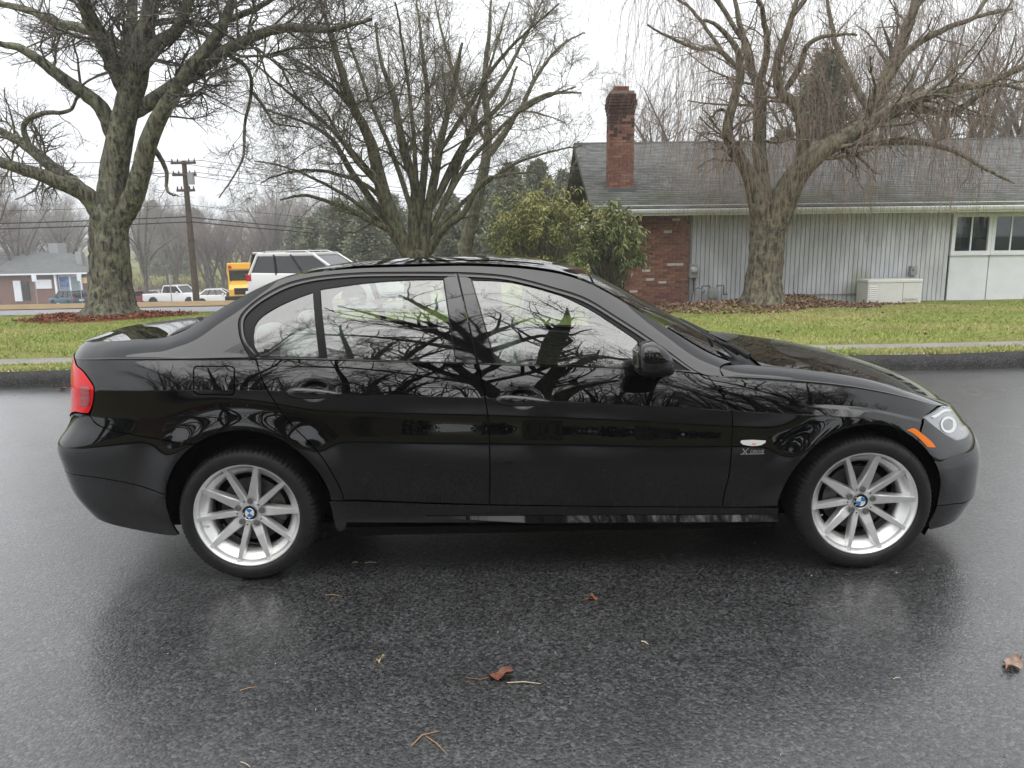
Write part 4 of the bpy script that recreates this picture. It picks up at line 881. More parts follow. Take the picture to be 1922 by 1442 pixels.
# eaves: soffit, fascia, gutter
b = MB(); b.box((RX0+.1, EY+.10, EZ-.02), (RX1, WY+.3, EZ)); b.build('soffit', m_white, house)
b = MB(); b.box((RX0+.05, EY+.06, EZE-.17), (RX1, EY+.095, EZE-.02)); b.build('fascia', m_white, house)
g_ = MB(); g_.prism([(EY+.058, EZE-.03), (EY-.055, EZE-.02), (EY-.06, EZE-.045), (EY-.04, EZE-.085), (EY-.02, EZE-.115), (EY+.058, EZE-.12)], RX0+.15, RX1, 'yz'); g_.build('gutter', m_white, house)
ds = at_y(1168, 500, WY-.05)[0]; b = MB(); b.box((ds-.035, WY-.10, WZ0), (ds+.035, WY-.04, EZ-.02), .008); b.build('downspout', m_white, house)
# roof: stepped shingle courses
m_shin = ramp_mat('grey_shingle', [(.125, .128, .128), (.15, .153, .15), (.17, .171, .168), (.19, .19, .185)], (2.2, 30), rough=.9, bump=(80, .3, .004), tint=True)
def moss(m):
    n = m.node_tree.nodes; l = m.node_tree.links; b = n['Principled BSDF']; src = b.inputs['Base Color'].links[0].from_socket
    g = n.new('ShaderNodeNewGeometry'); sp = n.new('ShaderNodeSeparateXYZ'); l.new(g.outputs['Position'], sp.inputs[0]); z = n.new('ShaderNodeTexNoise'); z.inputs['Scale'].default_value = 1.3; z.inputs['Detail'].default_value = 7; l.new(g.outputs['Position'], z.inputs['Vector'])
    mr = n.new('ShaderNodeMapRange'); mr.inputs[1].default_value = 21.2; mr.inputs[2].default_value = 18.9; mr.inputs[3].default_value = 0; mr.inputs[4].default_value = .42; l.new(sp.outputs['Y'], mr.inputs[0])
    ad = n.new('ShaderNodeMath'); l.new(mr.outputs[0], ad.inputs[0]); l.new(z.outputs[0], ad.inputs[1]); m2 = n.new('ShaderNodeMapRange'); m2.inputs[1].default_value = .68; m2.inputs[2].default_value = .95; m2.inputs[4].default_value = .45; l.new(ad.outputs[0], m2.inputs[0])
    mx = n.new('ShaderNodeMixRGB'); mx.inputs[2].default_value = (.055, .075, .022, 1); l.new(m2.outputs[0], mx.inputs[0]); l.new(src, mx.inputs[1]); l.new(mx.outputs[0], b.inputs['Base Color'])
moss(m_shin)
dy, dz = RY-EY, RZ-EZE; SL = math.hypot(dy, dz); nrow = int(SL/.128); V = []; F = []; At = []
nv = np.array([0, -dz, dy])/SL; sv = np.array([0, dy, dz])/SL
for r_ in range(nrow):
    a = np.array([0, EY, EZE])+sv*(SL*r_/nrow); x = RX0-rng.random()*.2
    while x < RX1:
        w_ = rng.uniform(.12, .30); xa, xb = max(x, RX0), min(x+w_, RX1)
        if xb > xa:
            k = len(V); up_ = .010+rng.uniform(0, .007); e = a+sv*rng.uniform(-.01, .004); f_ = a+sv*(SL/nrow+.02)
            V += [(xa, *(e+nv*up_)[1:]), (xb, *(e+nv*up_)[1:]), (xb, *(f_+nv*.002)[1:]), (xa, *(f_+nv*.002)[1:]), (xa, *e[1:]), (xb, *e[1:])]
            F += [(k, k+1, k+2, k+3), (k+4, k+5, k+1, k)]; At += [rng.random()]*6
        x += w_
roof = MB(); roof.prism([(EY, EZE), (RY, RZ), (RY+5.0, EZE), (RY+5.0, EZE-.04), (RY, RZ-.05), (EY, EZE-.02)], RX0+.003, RX1, 'yz'); rfo = roof.build('roof', m_side, house)
sh = fastmesh('shingles', V, F, m_shin, rfo, attr=At); sh['kind'] = 'stuff'
b = MB(); b.prism([(RY-.14, RZ-.052+.012), (RY, RZ+.022), (RY+.14, RZ-.05)], RX0, RX1, 'yz'); b.build('ridge_cap', m_side, rfo)
# chimney
CXa, CXb = at_y(1142, 300, 19.9)[0], at_y(1189, 300, 19.9)[0]; CYa, CYb = 19.95, 20.6; czb = EZE+(CYa-EY)*dz/dy-.35; czt = at_y(1166, 158, 19.9)[2]
b = MB(); b.box((CXa+.012, CYa+.012, czb), (CXb-.012, CYb, czt-.12)); chim = b.build('chimney', m_mortar, house)
z = czb+.03; row = 0; nz_ = int((czt-.12-czb)/ch_)
for r_ in range(nz_):
    z = czb+.03+r_*ch_; out = 0.0
    soot = (z-czb)/(czt-czb)
    if r_ >= nz_-6: out = .018*min(3, r_-(nz_-7))
    if r_ >= nz_-2: out = .03
    W_ = CXb-CXa+2*out; n = 3; xw = W_/n
    off = 0 if r_ % 2 else .5
    segs = [i+off for i in range(-1, n+1)]
    for q in segs:
        xa, xb = max(0, q)*xw, min(n, q+1)*xw
        if xb-xa < .03: continue
        s_ = soot+rng.normal(0, .08) > .70; full = xb-xa > xw*.7
        me = (BS if full else BSH) if s_ else (BM if full else BMH)[rng.integers(6)]
        o = put(me, chim, (CXa-out+(xa+xb)/2, CYa-out, z)); o.scale = ((xb-xa-.010)/(.197 if full else .092), 1, 1)
    for q in range(3):
        s_ = soot+rng.normal(0, .08) > .70; o = put(BS if s_ else BM[rng.integers(6)], chim, (CXa-out, CYa+.10+q*.207+(r_ % 2)*.02, z), -math.pi/2)
b = MB(); b.box((CXa+.12, CYa+.10, czt-.16), (CXb-.14, CYb-.1, czt)); b.build('flue', mat('clay_flue', (.16, .05, .035), rough=.9, noise=(8, .3, 3)), chim)
b = MB(); b.box((CXa-.02, CYa-.03, czb+.10), (CXb+.03, CYa-.012, czb+.44), .004); b.build('flashing', mat('lead_flashing', (.14, .16, .16), rough=.5, metal=.5), chim)
house.rotation_euler = (0, math.radians(.42), 0); 
# ---- things by the wall
gx0, gx1 = at_y(1628, 560, 18.7)[0], at_y(1729, 560, 18.7)[0]; gz = at_y(1680, 576, 18.7)[2]
gen = empty('standby_generator', ((gx0+gx1)/2, 18.7, gz-.02)); tag(gen, 'cream standby generator cabinet against the grey siding', 'generator')
m_gen = mat('cream_enamel', (.78, .78, .75), rough=.4, noise=(3, .05, 3)); gw = (gx1-gx0)/2
b = MB(); b.box((-gw, 0, .05), (gw, .62, .60), .02); b.build('cabinet', m_gen, gen)
b = MB(); b.box((-gw-.015, -.015, .60), (gw+.015, .635, .68), .02); b.build('lid', m_gen, gen)
b = MB(); b.box((-gw-.01, -.02, -.05), (gw+.01, .64, .05), .006); b.build('base', mat('concrete_pad', (.33, .31, .28), rough=.9), gen)
for i in range(7): b = MB(); b.prism([(-.006, .20+i*.05), (-.018, .205+i*.05), (-.004, .235+i*.05)], -gw+.04, -gw+.24, 'yz'); b.build('louvre', m_gen, gen)
b = MB(); b.box((gw*.30, -.004, .07), (gw*.30+.006, .01, .59)); b.build('door_seam', m_plast, gen)
text_mesh('maker_lettering', 'GENERAC', .085, mat('grey_print', (.20, .20, .19), rough=.6), gen, (gw*.62, -.003, .185), (math.radians(90), 0, 0), extrude=.001, sx=1.0)
b = MB(); b.box((gw*.36, -.003, .120), (gw*.92, .003, .130)); b.build('orange_stripe', mat('orange_print', (.65, .16, .04), rough=.6), gen)
m_meter = mat('meter_grey', (.30, .31, .31), rough=.45, noise=(8, .1, 3))
mx_, mz_ = at_y(1301, 508, WY-.1)[[0, 2]]
me_ = empty('electric_meter', (mx_, WY-.04, mz_)); tag(me_, 'grey electricity meter box with round glass dial on the siding edge', 'meter')
b = MB(); b.box((-.10, -.12, -.18), (.10, .04, .16), .01); b.build('meter_box', m_meter, me_); b = MB(); b.lathe([(.0001, -.2), (.05, -.2), (.075, -.18), (.08, -.12)], 20, axis='y', c=(.0, 0, .02)); b.build('dial', mat('meter_glass', (.5, .52, .52), rough=.1, spec=.8), me_, smooth=True)
b = MB(); b.tube([(-.045, -.03, -.17), (-.045, -.03, -mz_-.2)], .028, 10); b.build('conduit', m_meter, me_); b = MB(); b.tube([(.03, -.03, -.17), (.03, -.03, -.55)], .012, 6); b.build('ground_wire', m_plast, me_)
gx_, gz_ = at_y(1334, 552, WY-.25)[[0, 2]]
gm = empty('gas_meter', (gx_, WY-.25, gz_)); tag(gm, 'grey gas meter with bent pipes between the corner board and the tree', 'meter')
b = MB(); V_, F_ = superell((0.06, 0, 0), (.13, .09, .14), .5, .5); b.add(V_, F_); b.build('meter_body', m_meter, gm, smooth=True)
b = MB(); b.tube([(-.03, 0, .1), (-.03, 0, .2), (-.22, 0, .2), (-.22, 0, -.25)], .018, 8); b.tube([(.15, 0, .1), (.15, 0, .2), (.32, 0, .2), (.32, 0, -.02), (.45, .17, -.02)], .018, 8); b.tube([(-.22, 0, .12), (-.32, 0, .16), (-.42, 0, .10), (-.47, .0, -.08), (-.47, 0, -.3)], .010, 6); b.build('pipes', mat('pipe_dark', (.12, .12, .12), rough=.6), gm)
b = MB(); V_, F_ = superell((-.2, -.02, .08), (.05, .05, .06), .7, .7, 14, 10); b.add(V_, F_); b.build('regulator', m_meter, gm, smooth=True)
bx_, bz_ = at_y(1713, 508, WY-.05)[[0, 2]]
jb = empty('junction_box', (bx_, WY-.04, bz_)); tag(jb, 'small grey switch box on the siding above the generator', 'switch box')
b = MB(); b.box((-.08, -.09, -.11), (.08, .04, .11), .008); b.build('box_body', m_meter, jb); b = MB(); b.box((-.045, -.094, -.02), (-.02, -.088, .05)); b.build('latch', m_plast, jb); b = MB(); b.tube([(.0, -.02, -.1), (.0, -.02, -.3)], .014, 6); b.build('conduit', m_meter, jb)
# ================================================================== trees
def bark(name, dark, mid_, lich, bump=1.0, sc=1.0):
    m = bpy.data.materials.new(name); m.use_nodes = True; n = m.node_tree.nodes; l = m.node_tree.links; b = n['Principled BSDF']; b.inputs['Roughness'].default_value = .9; b.inputs['Specular IOR Level'].default_value = .2
    t = n.new('ShaderNodeTexCoord'); mp = n.new('ShaderNodeMapping'); mp.inputs['Scale'].default_value = (1, 1, .22); l.new(t.outputs['Object'], mp.inputs[0])
    z = n.new('ShaderNodeTexNoise'); z.inputs['Scale'].default_value = 16*sc; z.inputs['Detail'].default_value = 8; z.inputs['Roughness'].default_value = .65; l.new(mp.outputs[0], z.inputs['Vector'])
    z2 = n.new('ShaderNodeTexNoise'); z2.inputs['Scale'].default_value = 6.5*sc; z2.inputs['Detail'].default_value = 8; z2.inputs['Roughness'].default_value = .7; l.new(t.outputs['Object'], z2.inputs['Vector'])
    r = n.new('ShaderNodeValToRGB'); r.color_ramp.elements[0].position = .40; r.color_ramp.elements[1].position = .60; r.color_ramp.elements[0].color = (*dark, 1); r.color_ramp.elements[1].color = (*mid_, 1); l.new(z.outputs[0], r.inputs[0])
    r2 = n.new('ShaderNodeValToRGB'); r2.color_ramp.elements[0].position = .50; r2.color_ramp.elements[1].position = .64; r2.color_ramp.elements[0].color = (0, 0, 0, 1); r2.color_ramp.elements[1].color = (.8, .8, .8, 1); l.new(z2.outputs[0], r2.inputs[0])
    mx = n.new('ShaderNodeMixRGB'); mx.inputs[2].default_value = (*lich, 1); l.new(r2.outputs[0], mx.inputs[0]); l.new(r.outputs[0], mx.inputs[1]); l.new(mx.outputs[0], b.inputs['Base Color'])
    bp = n.new('ShaderNodeBump'); bp.inputs['Strength'].default_value = bump; bp.inputs['Distance'].default_value = .05; l.new(z.outputs[0], bp.inputs['Height']); l.new(bp.outputs[0], b.inputs['Normal']); MATS[name] = m
    return m
m_bark1 = bark('maple_bark', (.036, .032, .025), (.19, .18, .14), (.27, .29, .18))
m_bark2 = bark('mossy_bark', (.042, .038, .028), (.16, .15, .10), (.18, .195, .10), .8)
m_bark3 = bark('cherry_bark', (.060, .050, .038), (.23, .20, .15), (.26, .27, .17))
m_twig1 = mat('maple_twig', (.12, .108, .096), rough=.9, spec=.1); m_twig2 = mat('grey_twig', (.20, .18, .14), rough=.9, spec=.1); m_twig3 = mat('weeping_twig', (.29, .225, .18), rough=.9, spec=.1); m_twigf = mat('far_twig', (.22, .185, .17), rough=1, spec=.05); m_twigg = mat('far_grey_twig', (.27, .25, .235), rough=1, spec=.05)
UPV = np.array([0, 0, 1.0])
def unit(v): return v/(np.linalg.norm(v, axis=-1, keepdims=True)+1e-9)
def crv(pts, K):
    """Catmull-Rom resample of (m,4) points (xyz + radius) to K points"""
    p = np.asarray(pts, float); m = len(p); t = np.linspace(0, m-1, K); i = np.clip(t.astype(int), 0, m-2); f = (t-i)[:, None]
    q = np.concatenate([[2*p[0]-p[1]], p, [2*p[-1]-p[-2]]]); a, b, c, d = q[i], q[i+1], q[i+2], q[i+3]
    o = .5*((2*b)+(-a+c)*f+(2*a-5*b+4*c-d)*f*f+(-a+3*b-3*c+d)*f**3); o[:, 3] = np.maximum(o[:, 3], .003)
    return o
def tubes(P_, R_, n, ridge=0.0, r=None):
    """P_ (N,K,3), R_ (N,K) -> verts, quads"""
    N, K, _ = P_.shape; d = unit(np.gradient(P_, axis=1)); md = unit(P_[:, -1]-P_[:, 0]); ref = np.where(np.abs(md[:, 2:3]) > .8, np.array([[1.0, .2, 0]]), np.array([[0.1, .2, 1.0]]))
    a = unit(np.cross(d, ref[:, None, :])); b = np.cross(d, a); th = np.linspace(0, 2*np.pi, n, endpoint=False); c, s = np.cos(th), np.sin(th)
    rr = np.repeat(R_[:, :, None], n, 2)
    if ridge:
        k = np.arange(K)[None, :, None]; ph = r.uniform(0, 6, (N, 1, 1))
        rr = rr*(1+ridge*(np.sin(5*th+ph+.23*k)+.6*np.sin(11*th-.31*k+ph*2)+.8*np.sin(3*th+.9*k+ph)*.6)+ridge*.8*r.normal(0, 1, (N, K, n)))
    V = P_[:, :, None, :]+rr[..., None]*(c[None, None, :, None]*a[:, :, None, :]+s[None, None, :, None]*b[:, :, None, :])
    i = np.arange(N*K*n).reshape(N, K, n); j = np.roll(i, -1, 2)
    F = np.stack([i[:, :-1], j[:, :-1], j[:, 1:], i[:, 1:]], -1).reshape(-1, 4)
    return V.reshape(-1, 3), F
def kids(P_, R_, r, per_m, ang, lenf, radf, K=5, fmin=.2, fmax=1.0, up=.1, wig=.25, rmin=.004, tip=.35, lmin=.15, lmax=3.0, droop=0.0, cmax=40):
    """child branches for every parent branch, vectorised"""
    N, Kp, _ = P_.shape; seg = np.linalg.norm(np.diff(P_, axis=1), axis=2); L = seg.sum(1)
    c = np.minimum(r.poisson(np.maximum(L*per_m, .01)), cmax); par = np.repeat(np.arange(N), c); n = len(par)
    if n == 0: return np.zeros((0, K, 3)), np.zeros((0, K))
    f = r.uniform(fmin, fmax, n); t = f*(Kp-1); i = np.clip(t.astype(int), 0, Kp-2); g = (t-i)[:, None]
    p = P_[par, i]*(1-g)+P_[par, i+1]*g; rad = R_[par, i]*(1-g[:, 0])+R_[par, i+1]*g[:, 0]; d = unit(P_[par, i+1]-P_[par, i])
    q = unit(np.cross(d, r.normal(0, 1, (n, 3)))); a = np.radians(r.normal(ang, 13, n))[:, None]
    dr = unit(d*np.cos(a)+q*np.sin(a)+UPV*up)
    ln = np.clip(lenf*L[par]*(1.15-.75*f)*r.uniform(.55, 1.25, n), lmin, lmax)
    r0 = np.clip(np.minimum(rad*radf, .022*ln+rmin), rmin, None)
    Q = np.zeros((n, K, 3)); Q[:, 0] = p; cur = dr
    for k in range(1, K):
        cur = unit(cur+r.normal(0, wig, (n, 3))+UPV*(up*.35-droop*k/K)); Q[:, k] = Q[:, k-1]+cur*(ln/(K-1))[:, None]
    return Q, r0[:, None]*np.linspace(1, tip, K)[None, :]
def to_limb(px, D, dy, K, spread=None):
    """photo polyline (u, v, width px) at distance D; dy: how far the limb tip leans in depth"""
    out = []; m = len(px)
    for i, (u, v, w_) in enumerate(px):
        y = D+dy*(i/(m-1))**1.2; p = at_y(u, v, y); out.append((*p, w_*.5*y/FPX))
    return crv(out, K)
def build_tree(name, label, limbs, D, mb_, mt, seed, levels, cat='tree', group=None, base=None, trunkn=18, extra=None):
    """limbs: list of (px polyline, depth lean). levels: kwargs for each generation"""
    r = np.random.default_rng(seed); K = 16
    LM = np.stack([to_limb(px, D, dy, K) for px, dy in limbs]); P0, R0 = LM[..., :3], LM[..., 3]
    root = empty(name, tuple(base if base is not None else P0[0, 0])); tag(root, label, cat, group)
    inv = -np.array(root.location)
    P1 = P0.copy(); R1 = R0.copy()
    flare = np.ones_like(R1)
    z0 = P0[0, 0, 2]; h = P0[..., 2]-z0; R1 = R1*(1+.55*np.exp(-np.clip(h, 0, 9)/.22))
    # finer rings on the limbs
    PF = []; RF = []
    for a in range(len(P1)):
        rr_ = R1[a]*(1-.22*np.linspace(0, 1, K)) if a else R1[a]*np.linspace(1, .86, K)
        if a: rr_[0] *= .45; rr_[1] *= .85
        c = crv(np.c_[P1[a], rr_], 40); c[:, :3] += np.cumsum(r.normal(0, .012, (40, 3)), 0)*np.linspace(0, 1, 40)[:, None]; PF.append(c[:, :3]); RF.append(c[:, 3])
    V, F = tubes(np.array(PF), np.array(RF), trunkn, .028, r); fastmesh('trunk', V+inv, F, mb_, root, smooth=True)
    cur = (np.array(PF)[1:, ::2], np.array(RF)[1:, ::2]*.9); allB = []
    for i, kw in enumerate(levels):
        Q, W = kids(cur[0], cur[1], r, **kw)
        if extra: Q = extra(Q, i, r)
        allB.append((Q, W)); cur = (Q, W)
    for i, (Q, W) in enumerate(allB):
        n = 6 if i == 0 else (4 if i == 1 else 3)
        if len(Q) == 0: continue
        V, F = tubes(Q, W, n); o = fastmesh('branches' if i < 2 else 'twigs', V+inv, F, mb_ if i == 0 else mt, root, smooth=True); o['kind'] = 'stuff'
    return root, allB, PF, RF
# ---- big maple on the left lawn
D1 = 17.0
maple = [([(210, 600, 84), (209, 560, 76), (208, 520, 73), (208, 480, 74), (207, 440, 72), (206, 405, 72), (207, 375, 54), (212, 345, 36)], 0),
 ([(207, 450, 66), (209, 400, 62), (212, 350, 54), (217, 300, 50), (228, 250, 46), (240, 200, 48), (255, 150, 46), (264, 100, 42), (277, 50, 34), (285, 0, 28), (292, -90, 18), (300, -170, 8)], -.5),
 ([(244, 165, 30), (238, 120, 26), (237, 80, 24), (238, 40, 22), (234, 0, 18), (224, -100, 10)], .8),
 ([(196, 412, 44), (180, 385, 38), (155, 362, 33), (118, 346, 30), (60, 325, 26), (0, 305, 22), (-90, 275, 14)], -1.2),
 ([(176, 380, 26), (140, 345, 26), (105, 318, 23), (60, 280, 21), (15, 250, 17), (-40, 222, 12)], 1.2),
 ([(212, 270, 28), (205, 235, 29), (190, 205, 28), (160, 178, 26), (118, 150, 24), (70, 114, 20), (25, 93, 16), (-30, 84, 10)], -.8),
 ([(245, 195, 24), (228, 160, 27), (205, 105, 28), (185, 65, 26), (168, 20, 24), (156, -40, 18), (140, -130, 8)], -1.8),
 ([(236, 95, 18), (200, 68, 18), (160, 55, 18), (100, 45, 16), (50, 24, 14), (0, 12, 11), (-50, 2, 7)], 1.5),
 ([(212, 445, 44), (226, 412, 42), (243, 385, 40), (258, 350, 38), (273, 300, 36), (290, 245, 34), (322, 192, 30), (355, 140, 28), (398, 86, 25), (428, 35, 22), (440, -30, 14)], -1.0),
 ([(244, 222, 26), (276, 196, 26), (330, 160, 26), (395, 112, 24), (440, 86, 22), (500, 60, 19), (560, 48, 17), (620, 52, 12), (700, 30, 7)], -2.2),
 ([(258, 128, 28), (272, 108, 28), (302, 78, 26), (332, 55, 23), (350, 20, 20), (372, -50, 12)], -1.2),
 ([(424, 40, 14), (470, 20, 11), (520, -8, 8), (580, -40, 5)], -.5),
 ([(345, 48, 8), (395, 70, 9), (430, 105, 9), (460, 126, 8), (471, 165, 7), (456, 230, 6), (452, 285, 6), (438, 330, 4), (405, 372, 3)], -1.0),
 ([(470, 168, 6), (500, 206, 5), (522, 236, 5), (580, 242, 3)], -1.0),
 ([(280, 268, 12), (296, 290, 10), (312, 320, 8), (316, 356, 6), (335, 366, 3)], -.3),
 ([(60, 285, 12), (45, 235, 10), (85, 208, 9), (130, 200, 7), (150, 150, 5), (200, 118, 4)], -.6)]
LV1 = [dict(per_m=2.7, ang=52, lenf=.5, radf=.30, K=6, fmin=.4, up=.08, wig=.25, rmin=.007, lmin=.6, lmax=3.2), dict(per_m=7.5, ang=50, lenf=.6, radf=.6, K=5, up=.06, wig=.26, rmin=.0048, lmin=.3, lmax=1.3), dict(per_m=9.5, ang=50, lenf=.65, radf=.6, K=4, up=.04, wig=.28, rmin=.0036, lmin=.18, lmax=.7), dict(per_m=5.5, ang=45, lenf=.8, radf=.7, K=3, up=.02, wig=.3, rmin=.003, lmin=.12, lmax=.4)]
b1 = at_y(210, 594, D1)
build_tree('maple_tree', 'large bare maple with lichen-patched trunk in a ring of red mulch', maple, D1, m_bark1, m_twig1, 11, LV1, base=(b1[0], D1, zgs(b1[0], D1)))
# ---- many-stemmed tree in the middle
D2 = 19.0
mids = [([(786, 640, 60), (783, 560, 52), (780, 500, 52), (778, 470, 50)], 0),
 ([(768, 490, 34), (742, 425, 30), (722, 372, 28), (706, 310, 24), (690, 250, 20), (662, 200, 18), (640, 130, 15), (620, 70, 11), (600, 0, 6)], -.8),
 ([(782, 490, 26), (777, 410, 23), (780, 350, 20), (766, 310, 18), (750, 250, 16), (740, 190, 13), (715, 130, 9), (700, 50, 5)], .8),
 ([(795, 490, 24), (800, 420, 20), (814, 350, 18), (826, 290, 16), (840, 220, 13), (860, 150, 10), (872, 70, 6)], -.4),
 ([(800, 485, 20), (830, 432, 14), (870, 400, 12), (902, 345, 10), (950, 330, 7), (1000, 324, 4)], -1.4),
 ([(765, 475, 18), (730, 432, 14), (690, 412, 11), (640, 386, 9), (580, 366, 7), (528, 376, 4)], -1.2),
 ([(812, 390, 15), (860, 290, 15), (900, 230, 12), (940, 180, 8), (962, 110, 5)], 1.2),
 ([(738, 430, 14), (700, 380, 14), (650, 310, 12), (620, 260, 9), (560, 228, 6), (500, 210, 4)], 1.0),
 ([(780, 460, 16), (795, 330, 14), (800, 250, 13), (800, 170, 10), (790, 90, 7), (780, 0, 4)], 1.6),
 ([(700, 300, 10), (670, 220, 9), (610, 150, 7), (560, 110, 5), (520, 90, 3)], -.6),
 ([(830, 280, 10), (880, 200, 9), (930, 120, 7), (990, 60, 5), (1040, 20, 3)], -.8),
 ([(725, 385, 9), (690, 350, 8), (620, 320, 7), (550, 315, 5), (480, 330, 3)], -.9),
 ([(772, 460, 10), (700, 330, 9), (610, 230, 7), (520, 150, 5), (470, 100, 3)], -.5), ([(790, 450, 10), (740, 300, 9), (690, 180, 7), (650, 60, 5), (640, -20, 3)], .4), ([(800, 450, 10), (870, 320, 9), (950, 230, 7), (1020, 180, 5), (1080, 160, 3)], -.9),
 ([(797, 455, 10), (850, 340, 9), (890, 220, 7), (930, 90, 5), (950, 0, 3)], .9), ([(765, 465, 9), (680, 390, 8), (600, 340, 6), (530, 310, 4), (480, 300, 3)], .6), ([(800, 450, 9), (880, 370, 8), (960, 310, 6), (1040, 280, 4), (1080, 270, 3)], .5), ([(788, 430, 9), (775, 250, 8), (760, 130, 6), (740, 20, 4)], -1.2)]
LV2 = [dict(per_m=2.0, ang=48, lenf=.48, radf=.32, K=6, fmin=.25, up=.06, wig=.25, rmin=.0065, lmin=.6, lmax=2.8), dict(per_m=7.5, ang=46, lenf=.6, radf=.6, K=5, up=.05, wig=.26, rmin=.0045, lmin=.3, lmax=1.2), dict(per_m=9.5, ang=46, lenf=.65, radf=.6, K=4, up=.03, wig=.28, rmin=.0036, lmin=.18, lmax=.65), dict(per_m=4.0, ang=42, lenf=.8, radf=.7, K=3, up=.02, wig=.3, rmin=.003, lmin=.12, lmax=.4)]
b2 = at_y(785, 600, D2)
build_tree('spreading_tree', 'bare tree with many mossy stems fanning out from a low fork behind the sedan', mids, D2, m_bark2, m_twig2, 12, LV2, base=(b2[0], D2, zgs(b2[0], D2)-.02))
D2b = 25.0
back = [([(868, 600, 30), (868, 540, 28), (872, 470, 26), (888, 395, 22), (905, 315, 20), (911, 245, 16), (903, 150, 12), (912, 60, 7), (915, -20, 3)], 0),
 ([(912, 300, 14), (948, 250, 12), (976, 208, 10), (1040, 180, 7), (1090, 186, 4)], -1), ([(908, 260, 10), (870, 180, 8), (840, 90, 6), (820, 0, 3)], 1), ([(975, 208, 8), (1010, 140, 7), (1050, 90, 5), (1100, 60, 3)], .5), ([(908, 200, 9), (960, 120, 7), (1000, 40, 5), (1030, -40, 3)], 1)]
LVb = [dict(per_m=3.2, ang=42, lenf=.45, radf=.45, K=6, fmin=.25, up=.08, wig=.22, rmin=.011, lmin=.7, lmax=2.6), dict(per_m=5.0, ang=42, lenf=.55, radf=.6, K=5, up=.04, wig=.26, rmin=.008, lmin=.35, lmax=1.4), dict(per_m=11.0, ang=44, lenf=.7, radf=.6, K=4, up=.03, wig=.28, rmin=.006, lmin=.2, lmax=.8)]
b2b = at_y(868, 600, D2b)
build_tree('lawn_tree', 'tall bare tree leaning right behind the many-stemmed tree', back, D2b, m_bark2, m_twig2, 13, LVb, base=(b2b[0], D2b, zgs(b2b[0], D2b)-.05))
# ---- weeping cherry before the house
D3 = 17.5
cherry = [([(1430, 585, 72), (1433, 545, 68), (1437, 500, 66), (1442, 450, 68), (1446, 415, 66), (1448, 385, 46), (1450, 360, 26)], 0),
 ([(1440, 455, 50), (1432, 415, 46), (1418, 360, 36), (1402, 318, 26), (1382, 285, 22), (1366, 258, 21), (1368, 220, 20), (1380, 175, 18), (1388, 135, 17), (1380, 90, 13), (1352, 55, 10), (1318, 42, 6)], -1.0),
 ([(1444, 450, 48), (1438, 410, 42), (1430, 350, 30), (1424, 280, 26), (1424, 215, 26), (1420, 165, 20), (1402, 130, 16), (1392, 80, 13), (1378, 30, 10), (1366, -40, 6)], .6),
 ([(1448, 460, 54), (1458, 415, 54), (1480, 355, 48), (1515, 305, 40), (1570, 268, 34), (1640, 230, 30), (1700, 195, 24), (1760, 178, 19), (1830, 165, 15), (1890, 140, 11), (1960, 110, 6)], -1.5),
 ([(1700, 200, 18), (1750, 208, 15), (1785, 215, 14), (1830, 188, 12), (1880, 160, 9), (1950, 170, 5)], -1.0),
 ([(1590, 272, 12), (1660, 267, 11), (1740, 270, 10), (1800, 289, 9), (1850, 318, 8), (1905, 345, 5)], -1.8),
 ([(1500, 340, 32), (1507, 285, 26), (1502, 225, 22), (1484, 190, 20), (1462, 172, 19), (1455, 140, 18), (1462, 95, 16), (1482, 45, 13), (1502, -25, 8)], -.6),
 ([(1625, 238, 20), (1655, 160, 24), (1682, 90, 23), (1705, 20, 19), (1720, -60, 12)], .8),
 ([(1660, 160, 16), (1700, 100, 14), (1760, 60, 12), (1830, 30, 9), (1900, 10, 6)], -.6),
 ([(1424, 160, 14), (1440, 100, 13), (1436, 40, 11), (1420, -30, 7)], -1.2),
 ([(1470, 175, 12), (1500, 130, 12), (1520, 85, 10), (1560, 72, 8), (1610, 78, 5)], -1.0),
 ([(1395, 140, 9), (1350, 95, 9), (1310, 90, 7), (1270, 70, 6), (1230, 50, 4)], -.8),
 ([(1370, 120, 8), (1330, 60, 7), (1290, 10, 6), (1250, -20, 4)], .6),
 ([(1330, 210, 5), (1342, 204, 5), (1362, 206, 6), (1368, 225, 7)][::-1], -.2),
 ([(1640, 225, 13), (1600, 150, 13), (1570, 90, 11), (1555, 20, 8), (1540, -40, 5)], 1.2),
 ([(1690, 60, 13), (1740, -10, 10), (1800, -50, 6)], -.5),
 ([(1395, 80, 9), (1330, -20, 8), (1250, -60, 6), (1170, -45, 4)], -.5), ([(1482, 40, 9), (1560, -60, 8), (1650, -110, 6), (1740, -100, 4)], -.8), ([(1705, 0, 12), (1780, -80, 9), (1860, -110, 6), (1950, -90, 4)], -.6), ([(1420, -30, 7), (1440, -100, 7), (1500, -150, 5), (1580, -160, 3)], .5), ([(1330, -20, 6), (1290, -80, 5), (1200, -110, 3)], .8), ([(1830, 30, 8), (1880, -40, 6), (1940, -60, 4)], .6)]
r3 = np.random.default_rng(33)
LV3 = [dict(per_m=3.0, ang=48, lenf=.40, radf=.30, K=6, fmin=.3, up=.10, wig=.25, rmin=.010, lmin=.5, lmax=1.9), dict(per_m=5.0, ang=45, lenf=.5, radf=.6, K=5, up=.0, wig=.28, rmin=.0055, lmin=.3, lmax=1.0, droop=.25)]
b3 = at_y(1430, 578, D3)
root3, B3, PF3, RF3 = build_tree('weeping_tree', 'weeping bare tree with forked trunk and hanging twigs in front of the grey siding', cherry, D3, m_bark3, m_bark3, 14, LV3, base=(b3[0], D3, zgs(b3[0], D3)))
